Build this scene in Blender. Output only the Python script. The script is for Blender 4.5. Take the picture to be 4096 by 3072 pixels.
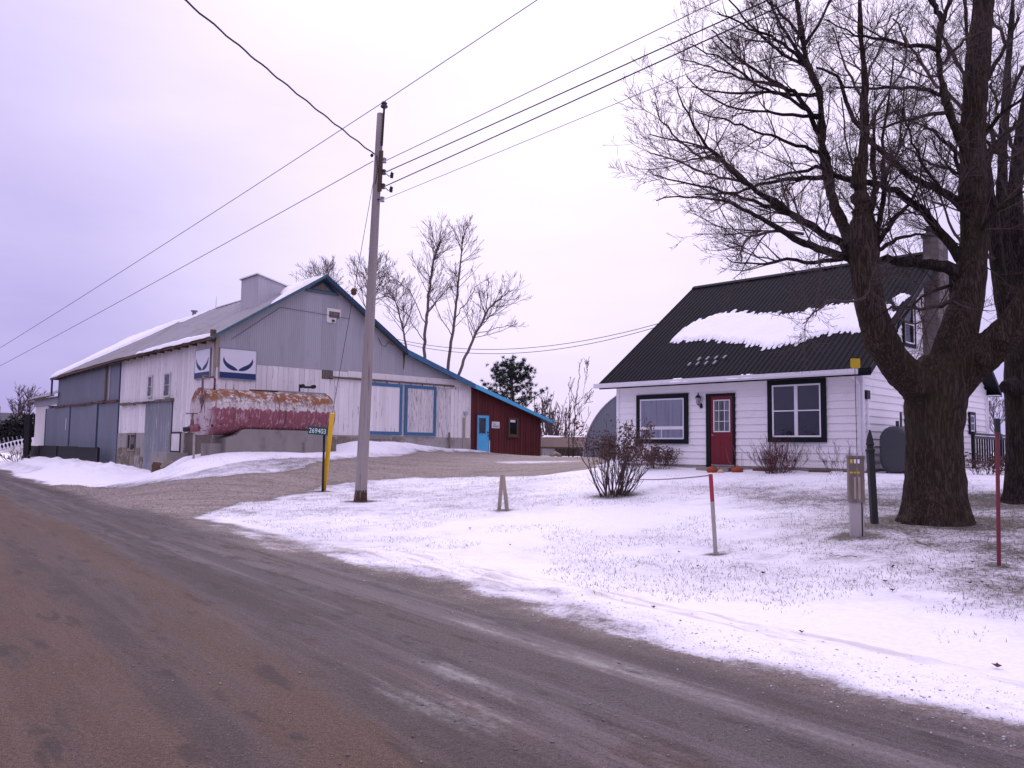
import bpy, bmesh, math, random
import numpy as np
from mathutils import Vector, Matrix
random.seed(11); rng = np.random.default_rng(7)
sc = bpy.context.scene
for o in list(bpy.data.objects): bpy.data.objects.remove(o)
col = sc.collection
PI = math.pi; R = math.radians

# ------------------------------------------------------------------ camera
F_PX = 3300.0                       # focal length in photo pixels (4096 wide)
PITCH, ROLL = 0.0776664, 0.0121908
cp, sp = math.cos(PITCH), math.sin(PITCH); cr, sr = math.cos(ROLL), math.sin(ROLL)
CM = np.array([[cr, -sr, 0], [sr, cr, 0], [0, 0, 1]]) @ np.array([[1, 0, 0], [0, sp, -cp], [0, cp, sp]])
CAM = np.array([0, 0, 1.65])
cd = bpy.data.cameras.new('camera'); cam = bpy.data.objects.new('camera', cd); col.objects.link(cam)
cd.sensor_width = 36; cd.sensor_fit = 'HORIZONTAL'; cd.lens = F_PX / 4096 * 36
cd.clip_start = 0.1; cd.clip_end = 6000
m3 = Matrix((CM[0], -CM[1], -CM[2])).transposed()
cam.matrix_world = Matrix.Translation(CAM) @ m3.to_4x4()
sc.camera = cam
K = 4096 / 2212
def ray(u, v): return CM.T @ np.array([(u * K - 2048) / F_PX, (v * K - 1536) / F_PX, 1.])
def atY(u, v, Y):
    d = ray(u, v); return CAM + d * (Y / d[1])

# ------------------------------------------------------------------ light
SUN_AZ, SUN_EL = R(4), R(24)       # azimuth measured from +Y (the view) to the right
sund = Vector((math.sin(SUN_AZ) * math.cos(SUN_EL), math.cos(SUN_AZ) * math.cos(SUN_EL), math.sin(SUN_EL)))
w = bpy.data.worlds.new('World'); sc.world = w; w.use_nodes = True
nt = w.node_tree; nt.nodes.clear()
def N(nt, typ, ins=None, **kw):
    n = nt.nodes.new(typ)
    for k, v in kw.items(): setattr(n, k, v)
    for k, v in (ins or {}).items():
        s = n.inputs[k]
        if isinstance(v, bpy.types.NodeSocket): nt.links.new(v, s)
        elif isinstance(v, (tuple, list)) and s.type == 'RGBA' and len(v) == 3: s.default_value = (*v, 1)
        else: s.default_value = v
    return n
def MA(nt, op, a, b=0., c=None, clamp=False):
    n = nt.nodes.new('ShaderNodeMath'); n.operation = op; n.use_clamp = clamp
    for i, v in enumerate((a, b) if c is None else (a, b, c)):
        if isinstance(v, bpy.types.NodeSocket): nt.links.new(v, n.inputs[i])
        else: n.inputs[i].default_value = v
    return n.outputs[0]
def MIX(nt, f, a, b, bt='MIX'):
    n = nt.nodes.new('ShaderNodeMix'); n.data_type = 'RGBA'; n.blend_type = bt
    for i, v in ((0, f), (6, a), (7, b)):
        if isinstance(v, bpy.types.NodeSocket): nt.links.new(v, n.inputs[i])
        elif i == 0: n.inputs[0].default_value = v
        else: n.inputs[i].default_value = (*v, 1)
    return n.outputs[2]
def SS(nt, x, a, b):
    n = nt.nodes.new('ShaderNodeMapRange'); n.interpolation_type = 'SMOOTHSTEP'
    for i, v in ((0, x), (1, a), (2, b)):
        if isinstance(v, bpy.types.NodeSocket): nt.links.new(v, n.inputs[i])
        else: n.inputs[i].default_value = v
    return n.outputs[0]
tc = N(nt, 'ShaderNodeTexCoord')
sky = N(nt, 'ShaderNodeTexSky', sky_type='NISHITA', sun_disc=False, sun_elevation=SUN_EL, sun_rotation=SUN_AZ)
dirn = N(nt, 'ShaderNodeVectorMath', {0: tc.outputs['Generated']}, operation='NORMALIZE').outputs[0]
dz = N(nt, 'ShaderNodeSeparateXYZ', {0: dirn}).outputs[2]
dt = N(nt, 'ShaderNodeVectorMath', {0: dirn, 1: tuple(sund)}, operation='DOT_PRODUCT').outputs['Value']
glow = SS(nt, dt, 0.80, 1.0)
up = SS(nt, dz, -0.05, 0.75)
cl = N(nt, 'ShaderNodeTexNoise', {'Vector': N(nt, 'ShaderNodeMapping', {0: dirn, 3: (1, 1, 3.2)}).outputs[0], 'Scale': 1.7, 'Detail': 5, 'Roughness': .55}).outputs[0]
t = MA(nt, 'ADD', MA(nt, 'MULTIPLY', glow, 0.46), MA(nt, 'MULTIPLY', up, 0.62))
t = MA(nt, 'ADD', t, MA(nt, 'MULTIPLY', MA(nt, 'SUBTRACT', cl, .5), 0.60))
t = MA(nt, 'ADD', t, 0.06, clamp=True)
cloud = MIX(nt, t, (3.5, 3.0, 6.5), (9.7, 8.6, 10.9))
zen = MA(nt, 'ADD', 1.0, MA(nt, 'MULTIPLY', SS(nt, dz, 0.35, 1.0), 0.75))
cloud = N(nt, 'ShaderNodeVectorMath', {0: cloud, 'Scale': zen}, operation='SCALE').outputs[0]
nis = N(nt, 'ShaderNodeVectorMath', {0: sky.outputs[0], 'Scale': 0.06}, operation='SCALE').outputs[0]
tot = N(nt, 'ShaderNodeVectorMath', {0: cloud, 1: nis}, operation='ADD').outputs[0]
bg = N(nt, 'ShaderNodeBackground', {0: tot, 1: 0.1})
nt.links.new(bg.outputs[0], N(nt, 'ShaderNodeOutputWorld').inputs[0])
sl = bpy.data.lights.new('sun', 'SUN'); so = bpy.data.objects.new('sun', sl); col.objects.link(so)
sl.energy = 1.0; sl.angle = R(40); sl.color = (1.0, .95, .95)
so.rotation_euler = (-sund).to_track_quat('-Z', 'Y').to_euler(); so.location = (0, 0, 40)
vs = sc.view_settings; vs.view_transform = 'Standard'; vs.look = 'None'; vs.gamma = 1; vs.exposure = 0.16; vs.use_curve_mapping = False
sc.render.engine = 'CYCLES'; sc.cycles.debug_use_spatial_splits = True; sc.cycles.debug_use_compact_bvh = False   # thin twigs trace much faster
sc.cycles.max_bounces = 6; sc.cycles.diffuse_bounces = 4; sc.cycles.transparent_max_bounces = 12

# ------------------------------------------------------------------ object helpers
def tag(o, label=None, cat=None, group=None, kind=None):
    if label: o['label'] = label
    if cat: o['category'] = cat
    if group: o['group'] = group
    if kind: o['kind'] = kind
    return o
def empty(name, loc=(0, 0, 0), rz=0., label=None, cat=None, group=None):
    o = bpy.data.objects.new(name, None); col.objects.link(o); o.empty_display_size = .2
    o.location = loc; o.rotation_euler = (0, 0, rz)
    return tag(o, label, cat, group)
def link(name, me, mat=None, parent=None, loc=None, rot=None, smooth=False):
    o = bpy.data.objects.new(name, me); col.objects.link(o)
    if mat and not me.materials: me.materials.append(M[mat] if isinstance(mat, str) else mat)
    if parent: o.parent = parent
    if loc is not None: o.location = loc
    if rot is not None: o.rotation_euler = rot
    if smooth: me.shade_smooth()
    return o
class MB:
    def __init__(s): s.v = []; s.f = []
    def add(s, vs, fs):
        b = len(s.v); s.v += [tuple(map(float, p)) for p in vs]; s.f += [tuple(b + i for i in f) for f in fs]; return s
    def box(s, x0, x1, y0, y1, z0, z1):
        return s.add([(x0, y0, z0), (x1, y0, z0), (x1, y1, z0), (x0, y1, z0), (x0, y0, z1), (x1, y0, z1), (x1, y1, z1), (x0, y1, z1)],
                     [(0, 3, 2, 1), (4, 5, 6, 7), (0, 1, 5, 4), (1, 2, 6, 5), (2, 3, 7, 6), (3, 0, 4, 7)])
    def prism(s, poly, d):      # poly: 3d points, extruded by vector d
        n = len(poly); d = np.array(d); P = [np.array(p, float) for p in poly]
        return s.add(P + [p + d for p in P], [tuple(range(n)), tuple(range(2 * n - 1, n - 1, -1))] + [(i, i + n, (i + 1) % n + n, (i + 1) % n) for i in range(n)])
    def bar(s, a, b, wd, h, upv=(0, 0, 1)):     # square bar from a to b
        a = np.array(a, float); b = np.array(b, float); d = b - a; d /= np.linalg.norm(d)
        u = np.array(upv, float); x = np.cross(d, u)
        if np.linalg.norm(x) < 1e-4: x = np.cross(d, (0, 1, 0))
        x /= np.linalg.norm(x); y = np.cross(x, d)
        q = [-x * wd / 2 - y * h / 2, x * wd / 2 - y * h / 2, x * wd / 2 + y * h / 2, -x * wd / 2 + y * h / 2]
        return s.prism([a + k for k in q], b - a)
    def tube(s, pts, rad, n=8, cap=True):
        P = np.array(pts, float); k = len(P); r = np.full(k, rad, float) if np.isscalar(rad) else np.array(rad, float)
        V, Fc = tube_arrays(P[None], r[None], n); b = len(s.v)
        s.v += [tuple(x) for x in V]; s.f += [tuple(int(i) + b for i in f) for f in Fc]
        if cap: s.f += [tuple(b + i for i in range(n))[::-1], tuple(b + (k - 1) * n + i for i in range(n))]
        return s
    def lathe(s, prof, n=16, c=(0, 0, 0)):      # prof: (r,z)
        b = len(s.v); c = np.array(c)
        for r, z in prof:
            for i in range(n): s.v.append(tuple(c + np.array([r * math.cos(2 * PI * i / n), r * math.sin(2 * PI * i / n), z])))
        for j in range(len(prof) - 1):
            for i in range(n): s.f.append((b + j * n + i, b + j * n + (i + 1) % n, b + (j + 1) * n + (i + 1) % n, b + (j + 1) * n + i))
        s.f += [tuple(b + i for i in range(n))[::-1], tuple(b + (len(prof) - 1) * n + i for i in range(n))]
        return s
    def build(s, name, mat, parent=None, loc=None, rot=None, smooth=False, label=None):
        me = bpy.data.meshes.new(name); me.from_pydata(s.v, [], s.f); me.update()
        o = link(name, me, mat, parent, loc, rot, smooth)
        if label: o['label'] = label
        return o
def tube_arrays(P, r, n):       # P (C,K,3), r (C,K) -> verts, quads (vectorised)
    C, k, _ = P.shape
    T = np.gradient(P, axis=1); T /= np.linalg.norm(T, axis=2, keepdims=True) + 1e-9
    ref = np.where(np.abs(T[:, :1, 2:3]) > .9, np.array([[[1., 0, 0]]]), np.array([[[0, 0, 1.]]])) * np.ones((1, k, 1))
    X = np.cross(T, ref); X /= np.linalg.norm(X, axis=2, keepdims=True) + 1e-9
    Y = np.cross(T, X)
    a = np.arange(n) * 2 * PI / n
    V = P[:, :, None] + r[:, :, None, None] * (X[:, :, None] * np.cos(a)[None, None, :, None] + Y[:, :, None] * np.sin(a)[None, None, :, None])
    i = np.arange(n); j = np.arange(k - 1); c = np.arange(C)
    base = (c[:, None, None] * k + j[None, :, None]) * n
    A = base + i; B = base + (i + 1) % n
    Fc = np.stack([A, B, B + n, A + n], -1).reshape(-1, 4)
    return V.reshape(-1, 3), Fc
def np_mesh(name, V, Fq, smooth=True):
    me = bpy.data.meshes.new(name); V = np.ascontiguousarray(V, np.float32); Fq = np.ascontiguousarray(Fq, np.int32)
    n = Fq.shape[1]
    me.vertices.add(len(V)); me.vertices.foreach_set('co', V.ravel())
    me.loops.add(Fq.size); me.loops.foreach_set('vertex_index', Fq.ravel())
    me.polygons.add(len(Fq)); me.polygons.foreach_set('loop_start', np.arange(len(Fq), dtype=np.int32) * n)
    me.update(calc_edges=True); me.validate()
    if smooth: me.shade_smooth()
    return me
def chains_mesh(name, chains, sides=lambda r: 3):
    groups = {}
    for p, r in chains: groups.setdefault((len(p), sides(r[0])), []).append((p, r))
    Vs = []; Fs = []; b = 0
    for (k, n), g in groups.items():
        V, Fc = tube_arrays(np.array([x[0] for x in g]), np.array([x[1] for x in g]), n)
        Vs.append(V); Fs.append(Fc + b); b += len(V)
    return np_mesh(name, np.concatenate(Vs), np.concatenate(Fs))

# ------------------------------------------------------------------ value noise (numpy)
def vnoise(x, y, seed=0):
    xi = np.floor(x).astype(np.int64); yi = np.floor(y).astype(np.int64); fx = x - xi; fy = y - yi
    fx = fx * fx * (3 - 2 * fx); fy = fy * fy * (3 - 2 * fy)
    def h(a, b):
        n = (a * 374761393 + b * 668265263 + seed * 2147483647) & 0xffffffff
        n = ((n ^ (n >> 13)) * 1274126177) & 0xffffffff
        return ((n ^ (n >> 16)) & 0xffff) / 65535.
    return (h(xi, yi) * (1 - fx) + h(xi + 1, yi) * fx) * (1 - fy) + (h(xi, yi + 1) * (1 - fx) + h(xi + 1, yi + 1) * fx) * fy
def fbm(x, y, seed=0, oct=4):
    s = 0; a = .5
    for i in range(oct): s = s + a * vnoise(x * 2 ** i + 17 * i, y * 2 ** i + 31 * i, seed + i); a *= .5
    return s
def sm(x, a, b):
    t = np.clip((x - a) / (b - a), 0, 1); return t * t * (3 - 2 * t)
def mnoise(p):   # cheap 3d-ish noise for bark displacement
    return fbm(p[:, 0] * 1. + p[:, 2] * .3, p[:, 1] + p[:, 2] * .21, 5, 3)

# ------------------------------------------------------------------ materials
M = {}
def newmat(name):
    m = bpy.data.materials.new(name); m.use_nodes = True; m.node_tree.nodes.clear(); M[name] = m
    return m, m.node_tree
def finish(nt, colr, rough=.7, bump=None, bs=.3, bd=.02, metal=0., spec=.4, alpha=None, extra=None):
    b = N(nt, 'ShaderNodeBsdfPrincipled', {'Base Color': colr, 'Roughness': rough, 'Metallic': metal, 'Specular IOR Level': spec, **(extra or {})})
    if bump is not None:
        bn = N(nt, 'ShaderNodeBump', {'Height': bump, 'Strength': bs, 'Distance': bd}); nt.links.new(bn.outputs[0], b.inputs['Normal'])
    nt.links.new(b.outputs[0], N(nt, 'ShaderNodeOutputMaterial').inputs[0]); return b
def coords(nt, scale=(1, 1, 1), world=False, rot=(0, 0, 0)):
    src = N(nt, 'ShaderNodeNewGeometry').outputs['Position'] if world else N(nt, 'ShaderNodeTexCoord').outputs['Object']
    return N(nt, 'ShaderNodeMapping', {0: src, 2: rot, 3: scale}).outputs[0]
def noise(nt, vec, scale, detail=5, rough=.55, dist=0.):
    return N(nt, 'ShaderNodeTexNoise', {'Vector': vec, 'Scale': scale, 'Detail': detail, 'Roughness': rough, 'Distortion': dist}).outputs[0]
def simple(name, c, rough=.7, var=.25, scale=4., stretch=(1, 1, 1), c2=None, lo=.5, hi=.7, s2=9., metal=0., bump=.25, spec=.35, perobj=.12, bd=.01, fine=60.):
    """base colour with cloudy variation, an optional second colour in worn patches, per-piece variation"""
    m, nt = newmat(name); v = coords(nt, stretch)
    n1 = noise(nt, v, scale, 2); n2 = noise(nt, v, s2, 5, .65) if (c2 is not None or bump) else n1; n3 = noise(nt, v, fine, 1)
    f = MA(nt, 'ADD', 1 - var, MA(nt, 'MULTIPLY', n1, 2 * var))
    f = MA(nt, 'MULTIPLY', f, MA(nt, 'ADD', .88, MA(nt, 'MULTIPLY', n3, .24)))
    if perobj:
        oi = N(nt, 'ShaderNodeObjectInfo').outputs['Random']
        f = MA(nt, 'MULTIPLY', f, MA(nt, 'ADD', 1 - perobj, MA(nt, 'MULTIPLY', oi, 2 * perobj)))
    cc = N(nt, 'ShaderNodeVectorMath', {0: c, 'Scale': f}, operation='SCALE').outputs[0]
    if c2 is not None: cc = MIX(nt, SS(nt, n2, lo, hi), cc, c2)
    finish(nt, cc, rough, (noise(nt, v, s2 * 2, 3, .65) if bump >= .2 else None), bump, bd, metal, spec)
    return m
simple('siding', (.81, .78, .79), .55, .05, 1.2, perobj=.035, bump=.06, c2=(.60, .565, .575), lo=.56, hi=.85, s2=2.)
simple('black_trim', (.009, .010, .013), .55, .2, 3., bump=.05, spec=.15)
simple('white_trim', (.72, .70, .74), .45, .06, 3., bump=.05)
simple('dark_roof', (.013, .0125, .016), .6, .25, 1.3, bump=.05, c2=(.022, .021, .026), lo=.55, hi=.8, spec=.04)
simple('red_door', (.165, .011, .022), .4, .1, 4., bump=.05)
simple('red_board', (.095, .014, .015), .7, .3, 2.5, (2, 2, .25), c2=(.05, .012, .012), lo=.5, hi=.7, perobj=.18)
simple('blue_trim', (.045, .135, .25), .6, .2, 3., c2=(.10, .22, .35), lo=.6, hi=.75)
simple('dark_blue', (.012, .045, .10), .6, .25, 3., c2=(.05, .09, .13), lo=.55, hi=.75)
simple('green_blue', (.05, .12, .15), .6, .25, 3., c2=(.12, .15, .15), lo=.5, hi=.7)
simple('door_blue', (.085, .40, .66), .5, .08, 2., bump=.06)
simple('barn_white', (.73, .69, .685), .75, .14, 1.3, (3, 3, .35), c2=(.24, .21, .205), lo=.61, hi=.70, s2=4., perobj=.08)
simple('barn_worn', (.62, .585, .585), .8, .15, 1.5, (5, 5, .5), c2=(.30, .285, .275), lo=.54, hi=.60, s2=4.2, perobj=.08)
simple('grey_streak', (.21, .225, .25), .75, .15, 1.2, (5, 5, .25), c2=(.55, .53, .56), lo=.60, hi=.64, s2=3.6, perobj=.1)
simple('metal_grey', (.365, .36, .385), .6, .08, 1.1, (2, 2, .3), c2=(.30, .295, .315), lo=.5, hi=.8, s2=2., perobj=.07, metal=.1, bump=.08)
simple('metal_blue', (.18, .195, .235), .6, .10, 1.1, (2, 2, .3), c2=(.14, .152, .185), lo=.5, hi=.8, s2=2., perobj=.08, metal=.1, bump=.08)
simple('roof_metal', (.30, .285, .30), .65, .12, .9, (.4, 2.5, 1), c2=(.19, .175, .185), lo=.52, hi=.72, s2=1.6, metal=.1, bump=.06)
simple('housing_grey', (.50, .48, .51), .6, .08, 1.1, (2, 2, .3), c2=(.42, .40, .42), lo=.5, hi=.8, s2=2., perobj=.04, bump=.08)
simple('old_wood', (.15, .12, .10), .85, .3, 3., (3, 3, .4), c2=(.06, .045, .035), lo=.5, hi=.7, perobj=.2)
simple('brown_wood', (.12, .07, .045), .85, .3, 3., (3, 3, .4), c2=(.05, .03, .022), lo=.5, hi=.7, perobj=.2)
simple('pale_wood', (.33, .275, .22), .8, .2, 3., (3, 3, .3), c2=(.2, .17, .14), lo=.52, hi=.75, perobj=.1)
simple('pole_wood', (.27, .235, .22), .85, .2, 2., (8, 8, .35), c2=(.13, .105, .095), lo=.55, hi=.7, s2=3., bump=.5, bd=.01)
simple('pole_rot', (.07, .035, .025), .9, .3, 4., (6, 6, .6), c2=(.22, .19, .18), lo=.55, hi=.65, s2=4.)
simple('concrete', (.27, .245, .225), .9, .2, 1.4, (1, 1, .5), c2=(.13, .115, .105), lo=.52, hi=.75, s2=1.8)
simple('stone', (.20, .165, .125), .92, .3, 2., c2=(.34, .31, .29), lo=.56, hi=.68, s2=2.4, perobj=.25, bump=.5, bd=.03)
simple('mortar', (.34, .315, .30), .92, .2, 2., c2=(.22, .19, .165), lo=.5, hi=.7, s2=2.2, bump=.4, bd=.02)
simple('black_panel', (.006, .006, .007), .7, .3, 3., bump=.1)
simple('black_iron', (.012, .012, .013), .5, .3, 6., c2=(.06, .03, .02), lo=.62, hi=.72)
simple('dark_green', (.015, .0155, .0155), .6, .3, 6.)
simple('oil_tank', (.055, .058, .066), .55, .15, 2., bump=.05)
simple('rusty_pipe', (.14, .075, .075), .8, .3, 4., c2=(.30, .18, .18), lo=.5, hi=.65)
simple('pump_red', (.30, .10, .13), .8, .3, 4., c2=(.13, .06, .05), lo=.5, hi=.62)
simple('yellow', (.70, .42, .008), .55, .08, 3., bump=.05)
simple('yellow_old', (.52, .36, .02), .6, .12, 3., bump=.05)
simple('stake_red', (.30, .03, .05), .65, .12, 4.)
simple('post_red', (.17, .03, .045), .7, .15, 4.)
simple('stake_white', (.38, .34, .31), .75, .2, 5., (6, 6, .6), c2=(.2, .17, .15), lo=.55, hi=.7)
simple('sign_green', (.006, .085, .07), .4, .08, 4., bump=.03)
simple('sign_white', (.76, .75, .80), .4, .03, 2., bump=.03, c2=(.62, .57, .56), lo=.55, hi=.8, s2=1.6)
simple('sign_navy', (.012, .035, .12), .45, .08, 3., bump=.03)
simple('white_text', (.75, .78, .78), .5, .02)
simple('pedestal_top', (.16, .12, .105), .65, .2, 2., (5, 5, .5), c2=(.30, .25, .21), lo=.52, hi=.72, s2=3.)
simple('pedestal_base', (.40, .365, .36), .7, .15, 2., (4, 4, .6), c2=(.26, .22, .2), lo=.55, hi=.75)
simple('orange', (.30, .055, .018), .55, .15, 8.)
simple('gourd', (.52, .34, .22), .6, .15, 8.)
simple('chimney', (.115, .098, .092), .95, .25, 2., c2=(.21, .18, .165), lo=.52, hi=.7, s2=3., perobj=.3, bump=.5, bd=.02)
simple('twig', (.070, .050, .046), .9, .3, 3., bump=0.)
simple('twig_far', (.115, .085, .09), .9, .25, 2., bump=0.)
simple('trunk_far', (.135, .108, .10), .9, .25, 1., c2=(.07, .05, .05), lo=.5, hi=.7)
simple('shrub_twig', (.085, .052, .052), .9, .3, 4., bump=0.)
simple('red_twig', (.105, .04, .042), .9, .3, 4., bump=0.)
simple('dry_leaf', (.095, .055, .046), .85, .4, 8., bump=0., c2=(.12, .07, .05), lo=.5, hi=.65)
simple('needle', (.018, .032, .026), .7, .4, 2., bump=0., c2=(.04, .055, .045), lo=.5, hi=.7)
simple('hedge', (.022, .024, .022), .9, .5, 2., bump=0.)
simple('rust_roof', (.11, .08, .07), .8, .3, 1., (2, 2, 2), c2=(.17, .065, .04), lo=.5, hi=.62, s2=1.3)
simple('far_wall', (.24, .17, .15), .9, .1)
simple('far_roof', (.095, .09, .10), .9, .1)
simple('wire', (.012, .012, .018), .6, .1, bump=0.)
simple('wire_pale', (.14, .125, .19), .6, .1, bump=0.)
simple('galv', (.26, .26, .28), .5, .15, 5., metal=.3)
simple('porcelain', (.055, .05, .06), .3, .1, 5.)
simple('grey_glassy', (.36, .36, .41), .3, .1, 5.)
simple('snow_mat', (.86, .85, .88), .6, .03, 2., perobj=0, bump=.35, bd=.02, c2=(.80, .79, .83), lo=.5, hi=.8, s2=5.)
simple('curtain', (.42, .42, .40), .9, .2, 2.4, (9, 9, .5), c2=(.16, .17, .16), lo=.46, hi=.66, s2=1.2, bump=0.)
simple('blind', (.055, .052, .048), .8, .08, 3., bump=0.)
simple('interior', (.006, .006, .007), .8, .2, 3., bump=0.)
simple('stone_grit', (.17, .145, .13), .9, .5, 3., bump=0., c2=(.32, .29, .275), lo=.5, hi=.55, s2=40.)
simple('slush', (.46, .44, .455), .6, .2, 6., bump=0., c2=(.62, .60, .63), lo=.5, hi=.7, s2=12.)
simple('leaf_red', (.13, .045, .035), .8, .3, 9., bump=0.)
simple('grass_mat', (.115, .108, .075), .9, .35, .8, bump=0., c2=(.17, .145, .10), lo=.5, hi=.6, s2=3.)
def glass(name, fac):
    m, nt = newmat(name)
    g = N(nt, 'ShaderNodeBsdfGlossy', {'Color': (.95, .95, 1.), 'Roughness': .02})
    tr = N(nt, 'ShaderNodeBsdfTransparent', {'Color': (.85, .87, .86)})
    fr = N(nt, 'ShaderNodeFresnel', {'IOR': 1.5}).outputs[0]
    f = MA(nt, 'ADD', MA(nt, 'MULTIPLY', fr, 1.0), fac, clamp=True)
    mx = N(nt, 'ShaderNodeMixShader', {0: f, 1: tr.outputs[0], 2: g.outputs[0]})
    nt.links.new(mx.outputs[0], N(nt, 'ShaderNodeOutputMaterial').inputs[0])
glass('glass', .0); glass('glass_bright', .09)
def bark(name, c1, c2, sc_=9.):
    m, nt = newmat(name); v = coords(nt, (1, 1, .10)); v2 = coords(nt, (1, 1, .3))
    a = noise(nt, v, sc_ * 2.6, 6, .6, .4); b = noise(nt, v2, sc_ * 6, 6, .7); n2 = noise(nt, coords(nt), .9, 4); n3 = noise(nt, v2, sc_ * 14, 4, .7)
    rid = MA(nt, 'ABSOLUTE', MA(nt, 'SUBTRACT', a, .5)); f = MA(nt, 'MULTIPLY', SS(nt, rid, .0, .10), MA(nt, 'ADD', .30, b))
    cc = MIX(nt, f, c1, c2)
    cc = MIX(nt, MA(nt, 'MULTIPLY', SS(nt, n3, .58, .72), .5), cc, (.17, .135, .12))
    cc = MIX(nt, MA(nt, 'MULTIPLY', SS(nt, n2, .50, .70), .45), cc, (.06, .055, .03))
    finish(nt, cc, .95, MA(nt, 'ADD', f, MA(nt, 'MULTIPLY', b, .6)), .8, .05, 0, .12)
bark('bark', (.032, .023, .017), (.108, .078, .060))
bark('bark_dark', (.018, .014, .013), (.075, .057, .050))
def tankmat():
    m, nt = newmat('tank_paint'); v = coords(nt)
    z = N(nt, 'ShaderNodeSeparateXYZ', {0: v}).outputs[2]
    st = noise(nt, coords(nt, (4, 4, .45)), 1.6, 5, .6); n2 = noise(nt, v, 3.2, 6, .68); n3 = noise(nt, v, .8, 2); n4 = noise(nt, v, 7., 6, .72); n5 = noise(nt, coords(nt, (3, 3, .6)), 3.4, 6, .7)
    x = N(nt, 'ShaderNodeSeparateXYZ', {0: v}).outputs[0]
    pink = MIX(nt, SS(nt, n5, .54, .60), (.235, .075, .095), (.40, .25, .275)); pink = MIX(nt, MA(nt, 'MULTIPLY', SS(nt, st, .40, .30), .6), pink, (.17, .05, .07))
    white = MIX(nt, SS(nt, n5, .50, .56), (.58, .53, .51), (.34, .265, .245))
    lim = MA(nt, 'ADD', z, MA(nt, 'MULTIPLY', MA(nt, 'SUBTRACT', st, .5), .5))
    cc = MIX(nt, SS(nt, lim, .10, .14), pink, white)
    cc = MIX(nt, MA(nt, 'MULTIPLY', SS(nt, MA(nt, 'ADD', x, MA(nt, 'MULTIPLY', n3, 1.2)), -1.75, -2.2), SS(nt, n4, .38, .46)), cc, (.58, .50, .51))
    grime = MA(nt, 'MULTIPLY', SS(nt, z, .05, .6), SS(nt, n4, .46, .53)); cc = MIX(nt, MA(nt, 'MULTIPLY', grime, .85), cc, (.115, .078, .06))
    rust = MA(nt, 'MULTIPLY', SS(nt, MA(nt, 'ADD', z, MA(nt, 'MULTIPLY', n3, .7)), .72, 1.0), SS(nt, n2, .45, .50)); cc = MIX(nt, rust, cc, MIX(nt, n4, (.12, .05, .025), (.30, .10, .025)))
    drip = MA(nt, 'MULTIPLY', SS(nt, noise(nt, coords(nt, (3.2, .2, .12)), 2.1, 4), .62, .66), .8); cc = MIX(nt, drip, cc, (.09, .05, .04))
    cc = MIX(nt, SS(nt, noise(nt, v, 5., 2), .69, .72), cc, (.045, .02, .02))
    finish(nt, cc, .75, n4, .3, .01)
tankmat()

# ------------------------------------------------------------------ terrain
RS = np.array([-.605, .796]); RN = np.array([.796, .605]); R0 = np.array([-1.43, 10.33])   # along the road / across it
HB = (np.array([3.5266, 27.2239]), -0.7892124)     # house: origin (front left corner), rotation
BB = (np.array([-12.4057, 34.3380]), PI / 2 - .8364784)  # barn: origin (near corner), rotation
def loc2w(fr, x, y): c, s = math.cos(fr[1]), math.sin(fr[1]); return fr[0] + np.array([c * x - s * y, s * x + c * y])
def w2loc(fr, x, y):
    c, s = math.cos(fr[1]), math.sin(fr[1]); dx = x - fr[0][0]; dy = y - fr[0][1]; return c * dx + s * dy, -s * dx + c * dy
FN = ([-3000, -60, -9.5, -7.6, 0, 1.5, 4, 6, 9, 12, 15, 20, 30, 70, 3000], [-.2, -.1, -.2, 0, 0, .04, .16, .26, .5, .82, 1.12, 1.32, 1.35, 1.1, .9])
ctl = [(-3.97, 22, .21), (-6.07, 26.7, .22), (7.14, 14, .48), (9.91, 16.3, .71), (5.15, 12.4, .43), (5.87, 13.5, .51), (3.02, 12.3, .13), (6.02, 10.3, .26), (-.19, 19, .23),
       (2.53, 20.5, .52), (-4.2, 30, .5), (-5.25, 37, 1.24), (-7.2, 31, 1.0), (-6.3, 27.6, .28), (-8.4, 27.8, .72), (-7.13, 23.6, .12), (-10.25, 27.6, .54), (-12.1, 28, .34), (-7.56, 20.5, .07), (-2.39, 41, 1.33),
       (-1.8, 31.2, .55), (1.91, 45, 1.13), (1.5, 29.6, .72), (2.45, 30.5, .98), (4.6, 42, 1.24), (2.79, 52, 1.2), (8.7, 20.8, 1.1), (13.96, 24, 1.2)]
for x, z in ((0, 1.12), (2, 1.12), (4, 1.08), (6, 1.1), (8, 1.12)): ctl.append((*loc2w(HB, x, -.3), z))
for y, z in ((2, 1.15), (5, 1.18), (8, 1.22), (10.5, 1.25)): ctl.append((*loc2w(HB, 8.8, y), z))
for x, z in ((-.5, 1.32), (2, 1.4), (4.5, 1.42), (6.5, 1.62), (9.4, 1.6), (13, 1.55), (15, 1.36), (17, 1.28), (19, 1.2)): ctl.append((*loc2w(BB, x, -.4), z))
for x, y, z in ((-.5, -2.7, 1.36), (2, -2.8, 1.38), (4.5, -2.8, 1.36), (-2.0, -2.5, 1.05), (-3.2, -2.7, .3), (-2.4, -.4, .28), (-1.2, -.3, 1.1), (-2.1, .8, .26), (-.9, .8, 1.12), (-1.6, 2.2, .28), (-.3, 2.2, 1.15), (-1.3, 3.4, .28), (-3.5, 2.2, .2), (-4.6, 1, .18), (-5.4, 3, .12), (-3, 9, .25), (-6, 6, .08), (-4.5, 6, .15), (-.5, 10, .36), (-.5, 16, .38), (-.5, 24, .4), (-.5, 30, .4), (-4, 16, .2), (-4, 24, .2), (-3.2, 5.8, .28)):
    ctl.append((*loc2w(BB, x, y), z))
ctl = np.array(ctl)
def sn(x, y): dx = x - R0[0]; dy = y - R0[1]; return dx * RS[0] + dy * RS[1], dx * RN[0] + dy * RN[1]
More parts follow.
